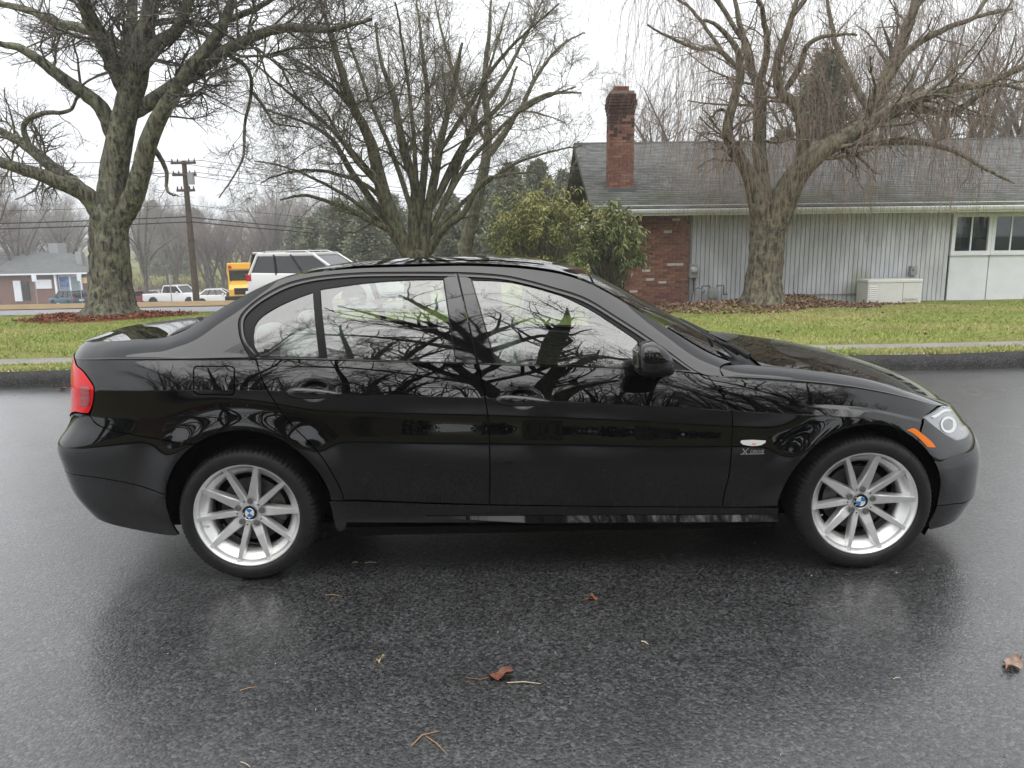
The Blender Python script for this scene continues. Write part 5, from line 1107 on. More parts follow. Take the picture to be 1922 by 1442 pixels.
def strands(P_, r, per_m, lmin, lmax, rad, K=7):
    N, Kp, _ = P_.shape; L = np.linalg.norm(np.diff(P_, axis=1), axis=2).sum(1); c = r.poisson(L*per_m); par = np.repeat(np.arange(N), c); n = len(par); f = r.uniform(.15, 1, n); t = f*(Kp-1); i = np.clip(t.astype(int), 0, Kp-2); g = (t-i)[:, None]
    p = P_[par, i]*(1-g)+P_[par, i+1]*g; keep = p[:, 2] > 2.4; p = p[keep]; n = len(p); cur = unit(np.c_[r.normal(0, .7, (n, 2)), r.uniform(-.1, .5, n)]); ln = r.uniform(lmin, lmax, n)*np.clip((p[:, 2]-1.2)/3.0, .3, 1.3)
    Q = np.zeros((n, K, 3)); Q[:, 0] = p
    for k in range(1, K):
        cur = unit(cur+np.array([0, 0, -.75])+r.normal(0, .10, (n, 3))*[1, 1, .3]); Q[:, k] = Q[:, k-1]+cur*(ln/(K-1))[:, None]
    return Q, np.full((n, 1), rad)*np.linspace(1, .55, K)[None, :]*r.uniform(.7, 1.4, (n, 1))
inv3 = -np.array(root3.location)
for P_, pm, a, b, rad in ((B3[0][0], 3.6, .8, 3.2, .0038), (B3[1][0], 2.6, .7, 2.8, .0034), (np.array(PF3)[1:, ::3], 4.4, .8, 3.0, .0038)):
    Q, W = strands(P_, r3, pm, a, b, rad); V, F = tubes(Q, W, 3); fastmesh('hanging_twigs', V+inv3, F, m_twig3, root3)['kind'] = 'stuff'
    Q2, W2 = kids(Q, W, r3, 1.6, 30, .35, .8, K=4, up=-.5, wig=.15, rmin=.0030, lmin=.15, lmax=.6); V, F = tubes(Q2, W2, 3); fastmesh('hanging_twigs', V+inv3, F, m_twig3, root3)['kind'] = 'stuff'
# ---- prototypes for the background, as (trunk mesh, twig meshes)
def proto(seed, H, spread, mb_, mt, dens=1.0, forks=5, thick=.016, fork_h=.3):
    r = np.random.default_rng(seed); L0 = []
    tr = [(0, 0, -.3, H*thick*1.25), (r.normal(0, .02)*H, r.normal(0, .02)*H, H*fork_h, H*thick), (r.normal(0, .04)*H, r.normal(0, .04)*H, H*.6, H*thick*.6), (r.normal(0, .06)*H, r.normal(0, .06)*H, H*.97, H*.002)]
    L0.append(crv(tr, 12)); base = L0[0]
    for k in range(forks):
        a = 2*math.pi*(k+r.uniform(-.3, .3))/forks; f = int(r.uniform(2, 7)); s0 = base[f]; R_ = spread*H*r.uniform(.6, 1.1); zt_ = min(H*r.uniform(.6, .95), H)
        L0.append(crv([(*s0[:3], s0[3]*.7), (s0[0]+.35*R_*math.cos(a), s0[1]+.35*R_*math.sin(a), s0[2]+(zt_-s0[2])*.5, s0[3]*.5), (s0[0]+.75*R_*math.cos(a), s0[1]+.75*R_*math.sin(a), s0[2]+(zt_-s0[2])*.82, s0[3]*.3), (s0[0]+R_*math.cos(a), s0[1]+R_*math.sin(a), zt_, H*.002)], 12))
    LM = np.array(L0); P0, R0 = LM[..., :3], LM[..., 3]; out = []
    V, F = tubes(P0, R0, 8, .03, r); out.append(('trunk', V, F, mb_)); s_ = 10/H; cur = (P0, R0)
    for i, (pm, rm) in enumerate(((2.6, .010), (4.6, .0075), (6.0, .006))):
        cur = kids(cur[0], cur[1], r, per_m=pm*dens*s_, ang=40, lenf=.5, radf=.5, K=5-i if i < 2 else 3, fmin=.2, up=.12, wig=.2, rmin=rm*H/10, lmin=.05*H, lmax=.25*H); V, F = tubes(*cur, 3); out.append(('branches' if i == 0 else 'twigs', V, F, mt))
    return [(n_, fastmesh('p', V, F, m_, smooth=True)) for n_, V, F, m_ in out]
def seal(pr):
    out = []
    for n_, o in pr: out.append((n_, o.data)); bpy.data.objects.remove(o)
    return out
def plant(pr, name, x, y, sc, rz, label, group, cat='tree', z=None, sz=None):
    o = empty(name, (x, y, (zgs(x, y) if y > 8.9 else .12) if z is None else z), rz); o.scale = (sc, sc, sz or sc); tag(o, label, cat, group)
    for n_, me in pr:
        c = bpy.data.objects.new(n_, me); COL.objects.link(c); c.parent = o
        if n_ != 'trunk': c['kind'] = 'stuff'
    return o
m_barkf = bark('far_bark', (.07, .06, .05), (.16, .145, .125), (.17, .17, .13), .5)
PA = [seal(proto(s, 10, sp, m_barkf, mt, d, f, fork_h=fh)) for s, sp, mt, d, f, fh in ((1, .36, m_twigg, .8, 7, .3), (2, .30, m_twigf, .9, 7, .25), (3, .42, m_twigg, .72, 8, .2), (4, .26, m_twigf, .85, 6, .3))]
PM = seal(proto(9, 13, .50, m_bark1, m_twig1, .62, 9, .022, .30))
# trees on the photographer's side of the road (mirrored in the paint and glass)
plant(PM, 'street_tree', .55, -5.2, 1.0, .4, 'broad bare shade tree on the lawn across from the parked sedan', None)
for i, (x, y, s_) in enumerate(((-6.5, -7.0, 1.15), (6.8, -7.6, 1.1), (-3.2, -9.5, 1.25), (11.5, -12, 1.3), (-12, -11, 1.3), (3.6, -12.5, 1.2), (19, -18, 1.4), (-20, -18, 1.4), (-7, -20, 1.4), (8, -22, 1.4))):
    plant(PA[i % 4], 'street_tree', x, y, s_, i*1.3, 'bare deciduous tree on the lawns behind the photographer', 'bare trees across the road')
# ================================================================== bushes, woods, vehicles, pole, far building
def leafmass(name, pts, nrm, size, m, parent, asp=2.6, r=None, tint=None, droop=0.0):
    """one leaf (a folded pair of quads) per point"""
    n = len(pts); d = unit(nrm+r.normal(0, .35, (n, 3))+np.array([0, 0, -droop])); a = unit(np.cross(d, r.normal(0, 1, (n, 3)))); nn = np.cross(d, a); L = size*r.uniform(.6, 1.3, n)[:, None]; W_ = L/asp
    p = pts; mid_ = p+d*L*.55; tip = p+d*L-np.array([0, 0, 1])*L*droop*.5; fold = nn*W_*.25
    V = np.stack([p, mid_-a*W_*.5+fold, tip, mid_+a*W_*.5+fold, mid_], 1).reshape(-1, 3); i = (np.arange(n)*5)[:, None]
    F = np.concatenate([i+np.array([[0, 1, 4]]), i+np.array([[1, 2, 4]]), i+np.array([[2, 3, 4]]), i+np.array([[3, 0, 4]])])
    return fastmesh(name, V, F, m, parent, attr=np.repeat(tint if tint is not None else r.random(n), 5))
m_rhodo = ramp_mat('rhododendron_leaf', [(.045, .065, .022), (.085, .115, .038), (.15, .18, .06), (.26, .26, .10)], (1.3, 8), rough=.35, bump=None, tint=True, spec=.4)
m_yell = ramp_mat('yellowing_leaf', [(.07, .095, .03), (.13, .155, .05), (.22, .23, .08), (.32, .29, .11)], (1.3, 8), rough=.5, bump=None, tint=True, spec=.3)
r5 = np.random.default_rng(55)
def bush(name, label, c, rad, ncl, nleaf, size, m, stem_m, r, cat='shrub', group=None, droop=.5, base_h=None, lumpy=.35, nst=40):
    o = empty(name, (c[0], c[1], zgs(c[0], c[1]))); tag(o, label, cat, group); h = c[2]-o.location[2]
    d = unit(r.normal(0, 1, (ncl, 3))); d[:, 2] = np.where(d[:, 2] < -.30, -d[:, 2], d[:, 2]); rr = (1-lumpy*r.random(ncl)**1.3)[:, None]*(.92+.25*np.sin(d[:, :1]*7+d[:, 2:3]*5)*np.sin(d[:, 1:2]*6))
    cl = d*rr*np.array(rad)+np.array([0, 0, h])
    k = r.choice(ncl, min(nst, ncl), replace=False); P_ = []
    for q in k:
        t = cl[q]; b = np.array([r.normal(0, rad[0]*.22), r.normal(0, rad[1]*.22), 0]); P_.append(crv([(*b, .022), (*(b*.6+t*.3+[0, 0, h*.15]), .016), (*(b*.15+t*.75), .010), (*t, .005)], 7))
    P_ = np.array(P_); V, F = tubes(P_[..., :3], P_[..., 3], 5); fastmesh('stems', V, F, stem_m, o, smooth=True)
    Q, W = kids(P_[..., :3], P_[..., 3], r, 3.0, 40, .4, .7, K=4, up=.2, wig=.2, rmin=.0035, lmin=.2, lmax=.7); V, F = tubes(Q, W, 3); fastmesh('twigs', V, F, stem_m, o)
    per = nleaf//ncl; cc = np.repeat(cl, per, 0); n = len(cc); off = unit(r.normal(0, 1, (n, 3)))*np.array([1, 1, .6]); pts = cc+off*size*.35+r.normal(0, size*.45, (n, 3))
    tint = np.clip(np.repeat(.45+.25*(d[:, 2])+r.normal(0, .14, ncl), per)+r.normal(0, .1, n), 0, 1)
    leafmass('leaves', pts, off, size, m, o, 3.0, r, tint, droop)
    return o
pb = at_y(1030, 480, 16.6); bush('rhododendron', 'tall yellow-green evergreen shrub leaning on the left end of the house', (pb[0]-.05, 16.6, 1.30), (1.25, 1.1, 1.42), 340, 7800, .10, m_yell, m_bark3, r5, droop=.35, nst=110)
pb = at_y(1150, 500, 17.4); bush('rhododendron', 'dark broad-leaved evergreen shrub in front of the brick corner', (pb[0]-.05, 17.3, 1.25), (.80, .75, 1.05), 130, 3000, .13, m_rhodo, m_bark3, r5, droop=.6, nst=60)
# leaf litter and mulch
def litter(name, label, cat, n, cx_, cy_, rx, ry, cols, s0, s1, mname, r, edge=1.0):
    a = r.uniform(0, 2*np.pi, n); q = np.sqrt(r.random(n))*(1+.16*np.sin(a*3+1)+.10*np.sin(a*7)); x = cx_+rx*q*np.cos(a); y = cy_+ry*q*np.sin(a); z = zg(x, y)+r.uniform(.004, .035, n)*(1.2-q)
    p = np.stack([x, y, z], 1); d = unit(np.c_[r.normal(0, 1, (n, 2)), r.normal(0, .25, n)]); m = ramp_mat(mname, cols, (1.2, 10), rough=.8, bump=None, tint=True)
    o = leafmass(name, p, d, (s0+s1)/2, m, None, 2.0, r); tag(o, label, cat, kind='stuff'); return o
litter('leaf_litter', 'brown fallen leaves heaped round the weeping tree and brick corner', 'leaves', 9500, 5.3, 17.95, 3.5, 1.75, [(.09, .055, .04), (.17, .105, .07), (.26, .165, .11), (.36, .25, .17)], .07, .11, 'fallen_leaf', r5)
mo = MB(); 
V = []; F = []; nr, na = 10, 48
for i in range(nr+1):
    for j in range(na):
        a = 2*math.pi*j/na; q = i/nr*(1+.05*math.sin(3*a)+.03*math.sin(8*a)); x, y = -9.0+1.6*q*math.cos(a), 16.95+1.3*q*math.sin(a); V.append((x, y, zgs(x, y)+.075*(1-(i/nr)**2.5)-.012))
F = [(i*na+j, i*na+(j+1) % na, (i+1)*na+(j+1) % na, (i+1)*na+j) for i in range(nr) for j in range(na)]
mm = mk('mulch_bed', V, F, ramp_mat('red_mulch', [(.09, .03, .018), (.16, .055, .03), (.22, .085, .045)], (3, 40), bump=(60, .8, .02)), smooth=True); tag(mm, 'red-brown bark mulch ring at the foot of the maple', 'mulch', kind='stuff')
litter('mulch_chips', 'loose red mulch chips round the maple trunk', 'mulch', 5200, -9.0, 16.95, 1.62, 1.3, [(.10, .035, .02), (.18, .065, .035), (.26, .10, .055), (.33, .16, .10)], .05, .08, 'mulch_chip', r5).location.z = .05
litter('strewn_leaves', 'scattered dry leaves lying on the lawn', 'leaves', 420, 4.5, 13.8, 9, 4.6, [(.16, .09, .05), (.28, .17, .09), (.4, .28, .16)], .06, .09, 'dry_leaf', r5)
# ---- woods behind
G1 = 'bare trees of the far wood'; L1 = 'bare deciduous tree in the brown wood beyond the far road'
spots = []
for i in range(46):
    u = r5.uniform(-20, 760); D = r5.uniform(105, 190)
    spots.append((u, D))
for i, (u, D) in enumerate(sorted(spots, key=lambda q: -q[1])):
    p = at_y(u, 500, D); plant(PA[int(r5.integers(4))], 'wood_tree', p[0], D, r5.uniform(.85, 1.5), r5.uniform(0, 6), L1, G1)
for i, (u, D, s_, k) in enumerate(((268, 78, 1.15, 0), (20, 98, 1.4, 2), (60, 112, 1.3, 0), (120, 115, 1.4, 2), (-30, 60, 1.1, 1), (395, 92, 1.0, 1), (430, 96, .95, 1), (455, 90, .9, 3), (418, 105, 1.1, 3))):
    p = at_y(u, 500, D); plant(PA[k], 'lot_tree', p[0], D, s_, i*1.7, ('slender forked bare tree between the maple trunk and the utility pole', 'bare tree rising behind the left end of the brick office roof', 'bare tree behind the roof unit of the brick office', 'bare tree behind the roof vent of the brick office', 'bare roadside tree standing before the left end of the brick office', 'brown bare tree between the utility pole and the school bus', 'brown bare tree over the school bus hood', 'twiggy bare tree directly behind the school bus', 'taller bare tree farther behind the school bus')[i], None)
# trees behind the house
for i, (u, D, s_, k) in enumerate(((1240, 42, 1.0, 3), (1520, 40, 1.1, 0), (1660, 36, 1.15, 2), (1745, 40, 1.2, 0), (1830, 37, 1.1, 2), (1930, 38, 1.15, 0))):
    p = at_y(u, 400, D); plant(PA[k], 'yard_tree', p[0], D, s_, i*2.1, ('bare tree showing just right of the brick chimney', 'bare tree behind the roof next to the dark evergreen', 'bare tree behind the roof over the generator', 'broad bare tree behind the roof left of the windows', 'bare tree behind the roof above the window panels', 'bare tree behind the far right end of the roof')[i], None)
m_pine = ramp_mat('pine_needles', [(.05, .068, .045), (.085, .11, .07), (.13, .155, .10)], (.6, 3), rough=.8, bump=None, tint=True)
m_hazyg = ramp_mat('far_evergreen', [(.15, .165, .115), (.20, .215, .15), (.26, .265, .185)], (.25, 1.2), rough=.9, bump=None, tint=True)  # pale leaf greens: distance haze is put into the colour
def conifer_proto(seed, H, R_, nb_, nl, size, m):
    r = np.random.default_rng(seed); P_ = []; pts = []
    tr = crv([(0, 0, -.3, H*.02), (.05, 0, H*.5, H*.012), (0, .05, H, H*.002)], 10); P_ = []
    zf = r.uniform(.12, 1, nb_)**.85; a = r.uniform(0, 6.283, nb_); L = R_*(1.05-zf)**.75*r.uniform(.6, 1.15, nb_)
    for f, an, l in zip(zf, a, L): P_.append(crv([(0, 0, H*f, H*.006), (.5*l*math.cos(an), .5*l*math.sin(an), H*f+.10*l, H*.004), (l*math.cos(an), l*math.sin(an), H*f+.02*l, H*.0015)], 6))
    P_ = np.array(P_); V, F = tubes(P_[..., :3], P_[..., 3], 4); t1 = fastmesh('branches', V, F, m_barkf); V, F = tubes(tr[None, :, :3], tr[None, :, 3], 8); t0 = fastmesh('trunk', V, F, m_barkf, smooth=True)
    bi = r.integers(nb_, size=nl); f = r.uniform(.25, 1.02, nl); t = np.clip(f, 0, 1)*5; i = np.clip(t.astype(int), 0, 4); g = (t-i)[:, None]; p = P_[bi, i, :3]*(1-g)+P_[bi, i+1, :3]*g+r.normal(0, size*.6, (nl, 3)); d = unit(P_[bi, 5, :3]-P_[bi, 0, :3]+r.normal(0, .8, (nl, 3)))
    lf = leafmass('foliage', p, d, size, m, None, 2.2, r, np.clip(np.repeat(.5+r.normal(0, .2, nb_), 1)[bi]+r.normal(0, .1, nl), 0, 1)); out = [('trunk', t0.data), ('branches', t1.data), ('foliage', lf.data)]
    for o in (t0, t1, lf): bpy.data.objects.remove(o)
    return out
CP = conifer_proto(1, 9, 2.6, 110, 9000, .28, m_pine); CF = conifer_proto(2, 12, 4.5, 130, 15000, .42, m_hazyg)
p = at_y(1545, 300, 33); plant(CP, 'evergreen_tree', p[0], 33, 1.0, 0, 'dark evergreen showing above the roof behind the weeping tree', None)
p = at_y(1470, 300, 36); plant(CP, 'evergreen_tree', p[0], 36, .72, 2, 'small dark evergreen tip just over the roof ridge', None)
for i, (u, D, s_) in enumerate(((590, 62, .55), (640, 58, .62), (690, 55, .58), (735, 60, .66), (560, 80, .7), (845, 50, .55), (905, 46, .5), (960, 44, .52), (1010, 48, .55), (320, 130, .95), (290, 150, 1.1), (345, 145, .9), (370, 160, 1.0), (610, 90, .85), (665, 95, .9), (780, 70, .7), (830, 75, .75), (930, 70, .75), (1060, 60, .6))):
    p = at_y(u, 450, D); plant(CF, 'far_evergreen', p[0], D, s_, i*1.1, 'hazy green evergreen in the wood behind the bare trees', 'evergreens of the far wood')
# low scrub along the lot edge (one mass)
n = 9000; x = r5.uniform(-62, -8, n); y = r5.uniform(100, 118, n); z = zg(x, y)+r5.uniform(0, 2.6, n)*(.5+.5*np.sin(x*.5)**2)
o = leafmass('scrub', np.stack([x, y, z], 1), unit(np.c_[r5.normal(0, .5, (n, 2)), np.ones(n)]), .9, ramp_mat('scrub_twigs', [(.09, .07, .06), (.14, .11, .095), (.18, .145, .12)], (.3, 2), bump=None, tint=True), None, 14, r5); tag(o, 'brown leafless scrub along the back of the car park', 'scrub', kind='stuff')
# ---- vehicles
m_tyre2 = mat('plain_tyre', (.02, .02, .02), rough=.8); m_vglass = mat('dark_car_glass', (.012, .014, .015), rough=.05, spec=.9); m_rimg = mat('grey_rim', (.35, .35, .36), rough=.35, metal=.6); m_redl = mat('tail_red', (.45, .012, .015), rough=.2)
def vehicle(name, label, cat, loc, rz, paint, prof, W_, cabin, wheels, wr, lights=(), rails=False, tumble=.17, group=None, extras=None):
    """prof: closed side outline (x,z) of the body below the belt; cabin: (x0b,x1b,x0t,x1t,zb,zt) greenhouse"""
    o = empty(name, loc, rz); tag(o, label, cat, group); h = W_/2
    b = MB()
    bm = bmesh.new(); vs0 = [bm.verts.new((x, -h, z)) for x, z in prof]; vs1 = [bm.verts.new((x, h, z)) for x, z in prof]; n_ = len(prof)
    bm.faces.new(vs0); bm.faces.new(vs1[::-1])
    for i in range(n_): bm.faces.new((vs0[i], vs1[i], vs1[(i+1) % n_], vs0[(i+1) % n_]))
    bmesh.ops.recalc_face_normals(bm, faces=bm.faces); bmesh.ops.bevel(bm, geom=[e for e in bm.edges], offset=.06, segments=3, affect='EDGES', profile=.5, clamp_overlap=True); bm.verts.index_update()
    body = mk('body', [v.co for v in bm.verts], [[v.index for v in f.verts] for f in bm.faces], paint, o, smooth=True); body.data.set_sharp_from_angle(angle=math.radians(50)); bm.free()
    x0b, x1b, x0t, x1t, zb, zt = cabin; ht = h-tumble; hb = h-.03
    b = MB(); V = [(x0b, -hb, zb), (x1b, -hb, zb), (x1b, hb, zb), (x0b, hb, zb), (x0t, -ht, zt), (x1t, -ht, zt), (x1t, ht, zt), (x0t, ht, zt)]; b.add(V, [(0, 1, 5, 4), (1, 2, 6, 5), (2, 3, 7, 6), (3, 0, 4, 7), (4, 5, 6, 7)])
    g = b.build('window_band', m_vglass, o)
    b = MB(); b.box((x0t-.03, -ht-.03, zt-.05), (x1t+.05, ht+.03, zt+.06), .03); b.build('roof', paint, o)
    for sg in (-1, 1):
        def pt(f, k): return (x0b+(x1b-x0b)*f)*(1-k)+(x0t+(x1t-x0t)*f)*k, sg*((hb)*(1-k)+ht*k+.012), zb*(1-k)+zt*k
        for f, w_ in ((0.0, .05), (.30, .035), (.60, .035), (1.0, .05)):
            q = MB(); q.tube([pt(f, -.02), pt(f, 1.0)], w_, 6); q.build('pillar', paint if f in (0.0, 1.0) else m_plast, o)
    for x in wheels:
        for sg in (-1, 1):
            t = MB(); t.lathe([(wr*.62, -.115), (wr*.95, -.115), (wr, -.08), (wr, .08), (wr*.95, .115), (wr*.62, .115)], 28, (0, 0, 0), 'y', close=True); w_ = t.build('wheel', m_tyre2, o, smooth=True); w_.location = (x, sg*(h-.10), wr)
            t = MB(); t.lathe([(.0001, -.09), (wr*.2, -.10), (wr*.6, -.085), (wr*.63, -.05), (wr*.63, .09), (.0001, .09)], 20, (0, 0, 0), 'y'); t.build('rim', m_rimg, w_, smooth=True)
            a = MB(); a.lathe([(wr*1.18, -.02), (wr*1.18, .0)], 24, (x, sg*(h+.002), wr), 'y', a0=0, a1=math.pi); a.lathe([(.0001, sg*.004), (wr*1.18, sg*.004)], 24, (x, sg*h, wr), 'y', a0=-.15, a1=math.pi+.15); a.build('wheel_arch', m_plast, o, recalc=False)
    for nm, ma_, a_, c_ in lights:
        for sg in (-1, 1):
            q = MB(); ya, yb = sorted((sg*a_[1], sg*c_[1])); q.box((a_[0], ya, a_[2]), (c_[0], yb, c_[2]), .015); q.build(nm, ma_, o)
    if rails:
        for sg in (-1, 1):
            q = MB(); q.tube([(x0t+.15, sg*(ht-.06), zt+.05), (x0t+.3, sg*(ht-.06), zt+.11), (x1t-.35, sg*(ht-.06), zt+.11), (x1t-.15, sg*(ht-.06), zt+.05)], .022, 8); q.build('roof_rail', m_brightline, o)
    for sg in (-1, 1):
        q = MB(); q.box((x1b-.55, sg*(h+.02)-.09, zb-.02), (x1b-.40, sg*(h+.02)+.09, zb+.15), .03); q.build('mirror', paint, o)
        for f in (.33, .62):
            q = MB(); q.box((x0b+(x1b-x0b)*f-.1, sg*(h+.008)-.015, zb-.16), (x0b+(x1b-x0b)*f+.08, sg*(h+.008)+.015, zb-.12), .008); q.build('handle', paint, o)
    if extras: extras(o, h)
    return o
m_wpaint = mat('white_car_paint', (.74, .74, .73), rough=.25, spec=.5, coat=.6); m_bluep = mat('teal_blue_paint', (.02, .085, .13), rough=.25, coat=.8); m_redp = mat('dark_red_paint', (.20, .02, .025), rough=.25, coat=.8); m_silp = mat('silver_paint', (.42, .43, .44), rough=.3, metal=.4, coat=.5); m_yel = mat('bus_yellow', (.80, .43, .03), rough=.35, coat=.4)
SUVP = [(-2.45, .45), (-2.50, .75), (-2.44, 1.12), (-2.36, 1.20), (1.05, 1.14), (1.20, 1.10), (2.25, .98), (2.45, .82), (2.52, .45), (2.40, .28), (-2.35, .30)]
def gl_ex(o, h):
    q = MB(); q.prism([(-2.47, 1.14), (-2.30, 1.80), (-2.22, 1.80), (-2.36, 1.14)], -h+.14, h-.14); q.build('tailgate_glass', m_vglass, o)
    q = MB(); q.box((-2.30, -h+.2, 1.83), (-1.98, h-.2, 1.88), .015); q.build('roof_spoiler', m_wpaint, o)
    q = MB(); q.box((-2.54, -.28, .72), (-2.49, .28, .86), .005); q.build('number_plate', m_white, o)
    q = MB(); q.box((-2.60, -h+.03, .36), (-2.40, h-.03, .58), .04); q.build('bumper', m_wpaint, o)
zs = zgs(-6.2, 23.8)+.03
p = at_y(588, 520, 26.5)
vehicle('white_suv', 'large white sport utility vehicle with roof rails parked beyond the lawn', 'car', (p[0]+.45, 26.5, zgs(-6.5, 26.5)+.01), math.radians(-16), m_wpaint, SUVP, 1.92, (-2.36, 1.05, -2.10, .02, 1.13, 1.78), (-1.55, 1.50), .38, (('taillight', m_redl, (-2.50, .62, .92), (-2.30, .975, 1.16)), ('headlight', m_lens, (2.25, .55, .78), (2.47, .93, .95))), True, extras=gl_ex)
# blue SUV in the lot
p = at_y(128, 560, 84); SB = [(-2.2, .42), (-2.25, .75), (-2.18, 1.0), (1.0, .98), (2.05, .90), (2.2, .72), (2.25, .40), (-2.1, .32)]
vehicle('blue_suv', 'teal blue sport utility vehicle parked beside the far brick building', 'car', (p[0], 84, zgs(p[0], 84)+.03), math.radians(152), m_bluep, SB, 1.8, (-2.15, 1.0, -1.85, .35, .97, 1.66), (-1.35, 1.35), .35, (('taillight', m_redl, (-2.27, .6, .75), (-2.12, .91, 1.0)),), True, extras=lambda o, h: [MB().box((-2.27, -h+.25, 1.03), (-2.1, h-.25, 1.5), .02).build('tailgate_glass', m_vglass, o), MB().box((-2.29, -.25, .62), (-2.25, .25, .76)).build('number_plate', m_white, o)])
# white pickup
PKP = [(-2.95, .55), (-2.98, .95), (-2.95, 1.13), (-.95, 1.13), (-.92, 1.22), (1.0, 1.22), (1.25, 1.20), (2.65, 1.14), (2.85, 1.02), (2.92, .55), (2.8, .42), (-2.85, .45)]
p = at_y(334, 560, 71)
vehicle('white_pickup', 'white crew-cab pickup truck parked in the far car park', 'pickup', (p[0], 71, zgs(p[0], 71)+.03), math.radians(-12), m_wpaint, PKP, 2.0, (-.92, 1.15, -.75, .55, 1.20, 1.84), (-1.85, 1.85), .40, (('taillight', m_redl, (-3.0, .75, .80), (-2.9, 1.01, 1.1)), ('headlight', m_lens, (2.75, .6, .85), (2.93, .99, 1.05))), extras=lambda o, h: [MB().box((2.86, -.6, .62), (2.95, .6, 1.0), .02).build('grille', m_plast, o), MB().box((2.86, -h+.02, .45), (3.02, h-.02, .60), .03).build('bumper', m_chrome, o)])
CRP = [(-2.2, .40), (-2.25, .70), (-2.15, .92), (-1.5, .98), (.95, .95), (2.0, .80), (2.2, .62), (2.25, .35), (-2.1, .28)]
p = at_y(412, 565, 70); vehicle('white_car', 'low white car parked next to the white pickup', 'car', (p[0], 70, zgs(p[0], 70)+.03), math.radians(12), m_wpaint, CRP, 1.78, (-1.6, .95, -1.0, .3, .95, 1.42), (-1.35, 1.35), .32, (('headlight', m_lens, (2.0, .5, .6), (2.2, .86, .76)),))
p = at_y(440, 560, 84); vehicle('silver_car', 'silver car in the back row of the far car park', 'car', (p[0], 84, zgs(p[0], 84)+.03), math.radians(170), m_silp, CRP, 1.78, (-1.6, .95, -1.0, .3, .95, 1.45), (-1.35, 1.35), .32, (('taillight', m_redl, (-2.24, .5, .7), (-2.1, .86, .9)),))
p = at_y(288, 560, 86); vehicle('grey_car', 'dark grey car half hidden behind the pickup bed', 'car', (p[0], 86, zgs(p[0], 86)+.03), math.radians(175), m_silp, CRP, 1.78, (-1.6, .95, -1.0, .3, .95, 1.5), (-1.35, 1.35), .32)
p = at_y(251, 565, 76); vehicle('red_car', 'dark red car seen between the maple trunk and the pickup', 'car', (p[0], 76, zgs(p[0], 76)+.03), math.radians(80), m_redp, CRP, 1.78, (-1.6, .95, -1.0, .3, .95, 1.42), (-1.35, 1.35), .32, (('taillight', m_redl, (-2.27, .5, .7), (-2.1, .86, .9)),))
# school bus, nose towards us
p = at_y(453, 540, 56); bs = empty('school_bus', (p[0]+.3, 56, zgs(p[0], 56)+.03), math.radians(-80)); tag(bs, 'yellow school bus facing the road behind the white sport utility vehicle', 'bus')
b = MB(); b.box((-9.0, -1.2, .6), (0, 1.2, 2.85), .18); b.build('body', m_yel, bs)
b = MB(); b.prism([(0.0, .6), (0, 1.75), (1.5, 1.52), (1.75, 1.2), (1.75, .6)], -.85, .85); b.build('hood', m_yel, bs)
b = MB(); b.box((-.02, -1.05, 1.75), (.05, 1.05, 2.50), .03); b.build('windshield', m_vglass, bs); b = MB(); b.box((-.06, -1.15, 2.55), (.12, 1.15, 3.02), .06); b.build('light_cap', m_yel, bs)
for y in (-.95, .95): b = MB(); b.lathe([(.0001, .16), (.12, .16), (.13, .1)], 16, (0, y, 2.72), 'x'); b.build('warning_light', m_redl, bs); b = MB(); b.box((1.45, y*.62-.14, 1.0), (1.72, y*.62+.14, 1.2), .02); b.build('headlight', m_lens, bs)
b = MB(); b.box((1.72, -.5, .85), (1.79, .5, 1.3), .02); b.build('grille', m_plast, bs); b = MB(); b.box((1.62, -1.15, .45), (1.85, 1.15, .75), .04); b.build('bumper', m_plast, bs)
for x in (.9, -6.5):
    for sg in (-1, 1): t = MB(); t.lathe([(.3, -.14), (.5, -.14), (.5, .14), (.3, .14)], 24, (0, 0, 0), 'y', close=True); w_ = t.build('wheel', m_tyre2, bs, smooth=True); w_.location = (x, sg*1.0, .5)
for sg in (-1, 1):
    for k in range(9): b = MB(); b.box((-8.6+k*.93, sg*1.205-.01, 1.7), (-7.85+k*.93, sg*1.205+.01, 2.35), .005); b.build('window', m_vglass, bs)
# ---- utility pole with cross arms and wires
m_pole = mat('creosote_pole', (.075, .055, .045), rough=.9, noise=(4, .4, 5), bump=(30, .5, .01))
PD = 40.0; pt_, pbm = at_y(345, 302, PD), at_y(369, 567, PD); po = empty('utility_pole', (pbm[0], PD, zgs(pbm[0], PD))); tag(po, 'dark wooden utility pole with three cross arms beside the car park', 'pole'); L_ = np.array(po.location)
dv = pt_-L_; b = MB(); b.tube([(0, 0, -.3), dv*.5, dv], [.17, .15, .115], 14); b.build('pole', m_pole, po, smooth=True)
for f, w_, y_ in ((.985, .62, 0), (.905, .60, 0), (.80, .45, 0)):
    q = dv*f; arm = MB(); arm.box((q[0]-w_, q[1]-.14, q[2]-.06), (q[0]+w_, q[1]-.03, q[2]+.06)); a_ = arm.build('cross_arm', m_pole, po)
    for k in (-.9, -.45, .45, .9): i_ = MB(); i_.lathe([(.03, 0), (.045, .05), (.02, .09), (.035, .13), (.0001, .15)], 10, (q[0]+w_*k, q[1]-.085, q[2]+.06), 'z'); i_.build('insulator', m_plast, a_)
b = MB(); b.lathe([(.0001, 0), (.17, 0), (.17, .55), (.0001, .6)], 16, (dv[0]*.86+.32, dv[1]*.86-.1, dv[2]*.84), 'z'); b.build('transformer', m_meter, po, smooth=True)
m_wire = mat('black_wire', (.02, .02, .02), rough=.7)
